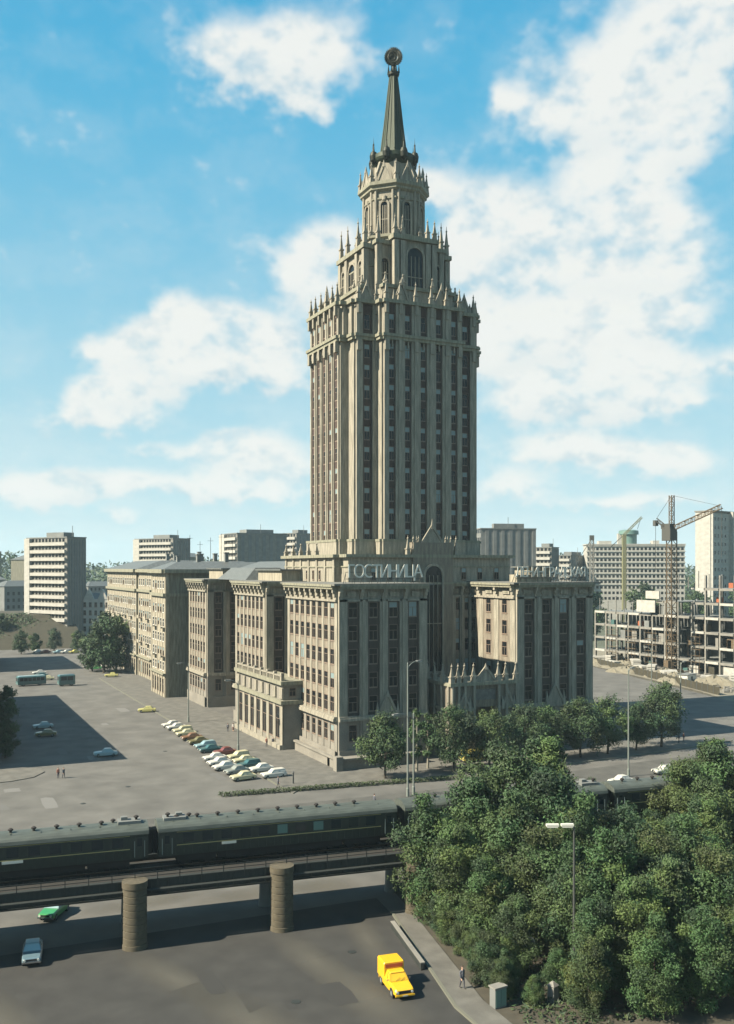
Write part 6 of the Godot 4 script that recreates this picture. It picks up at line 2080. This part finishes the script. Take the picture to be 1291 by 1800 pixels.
func lattice(mb: MB, p: Vector3, q: Vector3, w: float, bays: int, t: float) -> void:
	# a square lattice boom from p to q
	var d := (q - p).normalized()
	var s := d.cross(Vector3.UP)
	if s.length() < 0.1:
		s = Vector3.RIGHT
	s = s.normalized() * w / 2
	var u := s.cross(d).normalized() * w / 2
	var cs := [s + u, u - s, -s - u, s - u]
	for c in cs:
		mb.bar(p + c, q + c, t)
	for k in bays:
		var a := p.lerp(q, float(k) / bays)
		var b := p.lerp(q, float(k + 1) / bays)
		for j in 4:
			var i := (j + 1) % 4
			if (k + j) % 2 == 0:
				mb.bar(a + cs[j], b + cs[i], t * 0.6)
			else:
				mb.bar(a + cs[i], b + cs[j], t * 0.6)
			mb.bar(a + cs[j], a + cs[i], t * 0.6)

func make_site() -> void:
	# concrete skeleton
	var t := thing("concrete_skeleton", "unfinished concrete building frame of bare columns and floors", "building frame", Vector3(226, 0, -215))
	var fl := 4.6
	var heights := [6, 6, 6, 6, 4, 5, 5, 4, 4, 4, 4, 4]
	for k in 13:
		var z := -6.0 * k + 6.0
		var n: int = heights[mini(k, 11)]
		for x in [0.0, 7.0, 14.0]:
			var c := MB.new()
			c.box(Vector3(x - 0.3, 0, z - 0.3), Vector3(x + 0.3, fl * n + (4.0 if k < 5 and x < 8 else 0.0) + 0.3 * x * 0.1, z + 0.3))
			put(t, "column", c, M.concrete if x == 0.0 else M.concrete_grey)
		if k < 12:
			for f in range(1, n + 1):
				if k == 4 and f in [2, 3]:
					continue
				var s := MB.new()
				s.box(Vector3(-0.5, fl * f - 0.45, z - 5.7), Vector3(15, fl * f - 0.1, z - 0.3))
				put(t, "floor_slab", s, M.concrete_grey)
				var e := MB.new()
				e.box(Vector3(-0.62, fl * f - 0.75, z - 5.7), Vector3(-0.28, fl * f - 0.02, z - 0.3))
				put(t, "edge_beam", e, M.concrete_pale if (k + f) % 3 == 0 else M.concrete)
	var bw := MB.new()
	bw.box(Vector3(15, 0, -66), Vector3(15.3, fl * 4 - 0.5, 6))
	put(t, "back_wall", bw, M.concrete_grey)
	for q in [[-1.0, 0, 1.0, 5.0, 3.4], [-1.0, 0, 7.0, 5.0, 3.4], [-2.0, 19.0, -33.0, 9.0, 4.0], [-2.0, 23.6, -31.0, 6.5, 2.6], [-1.5, 0, -14.0, 4.0, 2.8]]:
		var p := MB.new()
		p.box(Vector3(q[0] + 0.2, q[1], q[2] - q[3]), Vector3(q[0] + 0.6, q[1] + q[4], q[2]))
		put(t, "wall_panel", p, M.concrete_pale)
	for q in [[2.0, 27.7, -3.0, "orange"], [3.0, 23.1, -9.0, "orange"], [2.0, 13.9, -44.0, "orange"]]:
		var p := MB.new()
		p.box(Vector3(q[0] - 0.4, q[1], q[2] - 1.2), Vector3(q[0] + 0.8, q[1] + 1.6, q[2] + 0.6))
		put(t, "stacked_boards", p, M[q[3]])
	for k in 14:
		var p := MB.new()
		var z := -6.0 - 4.4 * k
		p.bar(Vector3(-0.3, 18.4 + (9.0 if k < 5 else 0.0), z), Vector3(-0.3, 22.0 + (9.0 if k < 5 else 0.0) + (k % 3), z), 0.22)
		put(t, "prop", p, M.concrete)
	for k in 26:
		var p := MB.new()
		var z := 4.0 - 66.0 * rng.randf()
		var f := rng.randi() % 5
		var l := rng.randf_range(1.0, 3.2)
		p.box(Vector3(0.6, fl * f - 0.09, z - l / 2), Vector3(1.0 + rng.randf() * 2.0, fl * f + rng.randf_range(0.8, 3.2), z + l / 2))
		put(t, "stored_board", p, [M.concrete_grey, M.slope, M.crane_rust, M.tarp_teal, M.concrete][k % 5])
	for k in 5:
		var p := MB.new()
		var z := -58.0 + 10.0 * k
		for y in 7:
			p.bar(Vector3(-1.6, 2.0 * y, z), Vector3(-1.6, 2.0 * y, z + 5.0), 0.09)
			p.bar(Vector3(-0.8, 2.0 * y, z), Vector3(-0.8, 2.0 * y, z + 5.0), 0.09)
		for j in 4:
			p.bar(Vector3(-1.6, 0, z + 1.66 * j), Vector3(-1.6, 13.0, z + 1.66 * j), 0.09)
		put(t, "scaffold", p, M.crane_rust)
	# tower crane on rails
	var c := thing("tower_crane", "brown lattice tower crane with raised jib before the concrete frame", "crane", Vector3(217.5, 0, -233))
	var m := MB.new()
	lattice(m, Vector3(0, 1.6, 0), Vector3(0, 45.5, 0), 2.2, 20, 0.26)
	lattice(m, Vector3(0, 45.5, 0), Vector3(0, 57.0, 0), 1.1, 8, 0.22)
	put(c, "mast", m, M.crane_rust)
	var j := MB.new()
	var tip := Vector3(8.0, 53.0, 13.0)
	lattice(j, Vector3(0.6, 46.8, 1.0), tip, 1.3, 14, 0.2)
	put(c, "jib", j, M.crane_rust)
	var cab := MB.new()
	cab.box(Vector3(-1.9, 42.6, -2.4), Vector3(0.9, 46.4, 1.4))
	cab.box(Vector3(-1.5, 46.4, -3.2), Vector3(0.7, 48.0, 0.8))
	put(c, "cabin", cab, M.crane_dark)
	var cj := MB.new()
	lattice(cj, Vector3(-0.4, 46.0, -0.6), Vector3(-2.6, 49.5, -4.2), 0.9, 4, 0.2)
	cj.box(Vector3(-3.2, 47.4, -5.0), Vector3(-2.0, 49.2, -3.8))
	put(c, "counter_jib", cj, M.crane_dark)
	var rope := MB.new()
	rope.bar(Vector3(0, 57, 0), tip, 0.1)
	rope.bar(Vector3(0, 57, 0), Vector3(-2.6, 49.5, -4.2), 0.1)
	rope.bar(Vector3(-2.6, 47.4, -4.4), Vector3(-2.6, 33.0, -4.4), 0.1)
	rope.bar(tip, tip + Vector3.DOWN * 16, 0.1)
	put(c, "ropes", rope, M.crane_dark)
	var bs := MB.new()
	bs.box(Vector3(-2.6, 0.5, -2.6), Vector3(2.6, 1.6, 2.6))
	bs.box(Vector3(-2.4, 1.6, -1.0), Vector3(-0.9, 4.6, 1.0))
	for x in [-2.3, 2.3]:
		for z in [-2.2, 2.2]:
			bs.tube(Vector3(x - 0.2, 0.4, z), Vector3(x + 0.2, 0.4, z), 0.4, 0.4, 10)
	put(c, "carriage", bs, M.crane_rust)
	# distant cranes
	var y := thing("far_crane", "pale yellow far crane with folded jib over the long white building", "crane", Vector3(349, 0, -410), -0.4)
	var ym := MB.new()
	ym.box(Vector3(-1.0, 0, -1.0), Vector3(1.0, 52.0, 1.0))
	put(y, "mast", ym, M.crane_yellow)
	var yj := MB.new()
	lattice(yj, Vector3(0, 52, 0), Vector3(9.5, 61.5, 1.0), 1.0, 8, 0.24)
	put(y, "jib", yj, M.crane_yellow)
	var yr := MB.new()
	yr.bar(Vector3(0, 52, 0), Vector3(-9.0, 44, 1.0), 0.3)
	yr.bar(Vector3(9.0, 61.0, 1.0), Vector3(7.0, 55.0, 1.0), 0.2)
	put(y, "ropes", yr, M.crane_dark)
	var z := thing("far_crane", "small far crane above the entrance wing's letters", "crane", Vector3(358.8, 0, -449.7), -0.5)
	var zm := MB.new()
	lattice(zm, Vector3.ZERO, Vector3(0, 51, 0), 2.0, 14, 0.4)
	put(z, "mast", zm, M.concrete)
	var zh := MB.new()
	zh.box(Vector3(-1.2, 50, -1.2), Vector3(1.2, 53.0, 1.2))
	put(z, "cabin", zh, M.crane_dark)
	var zj := MB.new()
	zj.bar(Vector3(0, 51, 0), Vector3(-9.0, 37.0, 0), 0.3)
	put(z, "jib", zj, M.crane_dark)
	# yard: fence, panels, heaps, huts
	var f := thing("board_fence", "dark board fence running along the building yard", "fence", Vector3(219, 0, -277))
	var dirv := Vector3(-25.0, 0, 87.0)
	for k in 30:
		var a := dirv * (k / 30.0)
		var b := dirv * ((k + 0.97) / 30.0)
		var fb := MB.new()
		fb.bar(a + Vector3.UP * 1.1, b + Vector3.UP * 1.1, 0.12, 2.1)
		put(f, "panel", fb, M.slope)
		var po := MB.new()
		po.box(a - Vector3(0.12, 0, 0.12), a + Vector3(0.12, 2.4, 0.12))
		put(f, "post", po, M.pole_dark)
	var num := ["first", "second", "third", "fourth", "fifth", "sixth", "seventh", "eighth", "ninth", "tenth", "eleventh", "twelfth", "thirteenth", "fourteenth", "fifteenth", "sixteenth"]
	for k in 16:
		var st := thing("panel_stack", ["two-slab", "three-slab", "four-slab"][k % 3] + " stack of pale concrete slabs, " + num[k] + " along the yard from its far end", "panel stack", Vector3(205.0 + rng.randf() * 16.0 + 0.1 * k, 0.012, -282 + 5.4 * k), rng.randf() * 3.0, "slab stacks in the building yard")
		st.position.x += maxf(0.0, (-235.0 - st.position.z) * 0.28)
		for l in 2 + k % 3:
			var sb := MB.new()
			sb.box(Vector3(-3.0 - 0.1 * (l % 2), 0.75 * l, -1.3), Vector3(3.0, 0.75 * l + 0.55, 1.3 + 0.1 * (l % 2)))
			put(st, "slab", sb, M.concrete_pale)
	for k in 6:
		var hp := thing("sand_heap", "pale heap of sand and broken concrete, " + num[k] + " along the building yard", "heap", Vector3(216.5 - 3.0 * k + (6.0 if k % 2 else 0.0), 0.0, -272.0 + 13.5 * k), 0.7 * k, "heaps in the building yard")
		var hm := MB.new()
		var prev := []
		for lv in 7:
			var ring := []
			for i in 18:
				var a := TAU * i / 18.0
				var rr := 5.5 * (1.0 - lv / 6.0) * (1.0 + 0.22 * sin(a * 2.0 + k) + 0.1 * rng.randfn())
				ring.append(Vector3(cos(a) * rr, 2.4 * pow(lv / 6.0, 0.8) * (0.8 + 0.1 * k) + 0.28 * rng.randfn() * signf(lv), sin(a) * rr * 1.4))
			if lv > 0:
				for i in 18:
					var i2 := (i + 1) % 18
					hm.quad(prev[i], prev[i2], ring[i2], ring[i])
			prev = ring
		put(hp, "heap", hm, M.site_sand)
	var rub := MB.new()
	for k in 900:
		var zz := rng.randf_range(-290, -192)
		var xx := 199.0 + maxf(0.0, (-200.0 - zz) * 0.26) + rng.randf() * 22.0
		var s := rng.randf_range(0.15, 0.8)
		rub.obox(Vector3(xx, s * 0.4, zz), Vector3(s, 0, s * 0.4), Vector3(0, s * 0.6, 0), Vector3(-s * 0.4, 0, s).normalized() * s * 0.7)
	var ro := put(self, "rubble", rub, M.concrete, "stuff")
	ro.set_meta("label", "loose rubble and broken concrete strewn over the building yard")
	ro.set_meta("category", "rubble")
	for q in [[204.0, -212.0, "paint_white", "white site hut with flat roof near the fence corner"], [222.0, -207.0, "concrete_pale", "pale site hut under the concrete frame's corner"], [226.0, -196.0, "orange", "orange-fronted site hut at the picture's edge"]]:
		var h := thing("site_hut", q[3], "hut", Vector3(q[0], 0.012, q[1]), 0.3)
		var hb := MB.new()
		hb.box(Vector3(-2.5, 0.3, -1.3), Vector3(2.5, 2.9, 1.3))
		put(h, "wall", hb, M[q[2]])
		var hr := MB.new()
		hr.box(Vector3(-2.8, 2.9, -1.6), Vector3(2.8, 3.1, 1.6))
		put(h, "roof", hr, M.concrete_grey)
		var hd := MB.new()
		hd.box(Vector3(-0.5, 0.35, 1.3), Vector3(0.5, 2.4, 1.36))
		put(h, "door", hd, M.crane_dark)
		var hk := MB.new()
		hk.box(Vector3(-2.4, 0, -1.2), Vector3(-1.9, 0.3, 1.2))
		hk.box(Vector3(1.9, 0, -1.2), Vector3(2.4, 0.3, 1.2))
		put(h, "skid", hk, M.sleeper)

func _ready() -> void:
	rng.seed = 2024
	make_materials()
	make_camera_and_light()
	rng.seed = 11
	make_ground()
	make_hotel()
	letters("hotel_word_sign", "rooftop sign of white letters reading ГОСТИНИЦА on the corner wing", "ГОСТИНИЦА", Vector3(67.6, 31.25, -151.0), 15.0, 2.3)
	letters("hotel_name_sign", "rooftop sign of white letters reading ЛЕНИНГРАДСКАЯ on the entrance wing", "ЛЕНИНГРАДСКАЯ", Vector3(102.7, 31.25, -151.0), 16.4, 1.9)
	make_viaduct()
	make_old_block()
	make_left_side()
	make_skyline()
	far_wood()
	make_site()
	rng.seed = 5
	make_train()
	make_trees()
	hedge()
	rng.seed = 41
	make_vehicles()
	make_street_things()
	make_people()
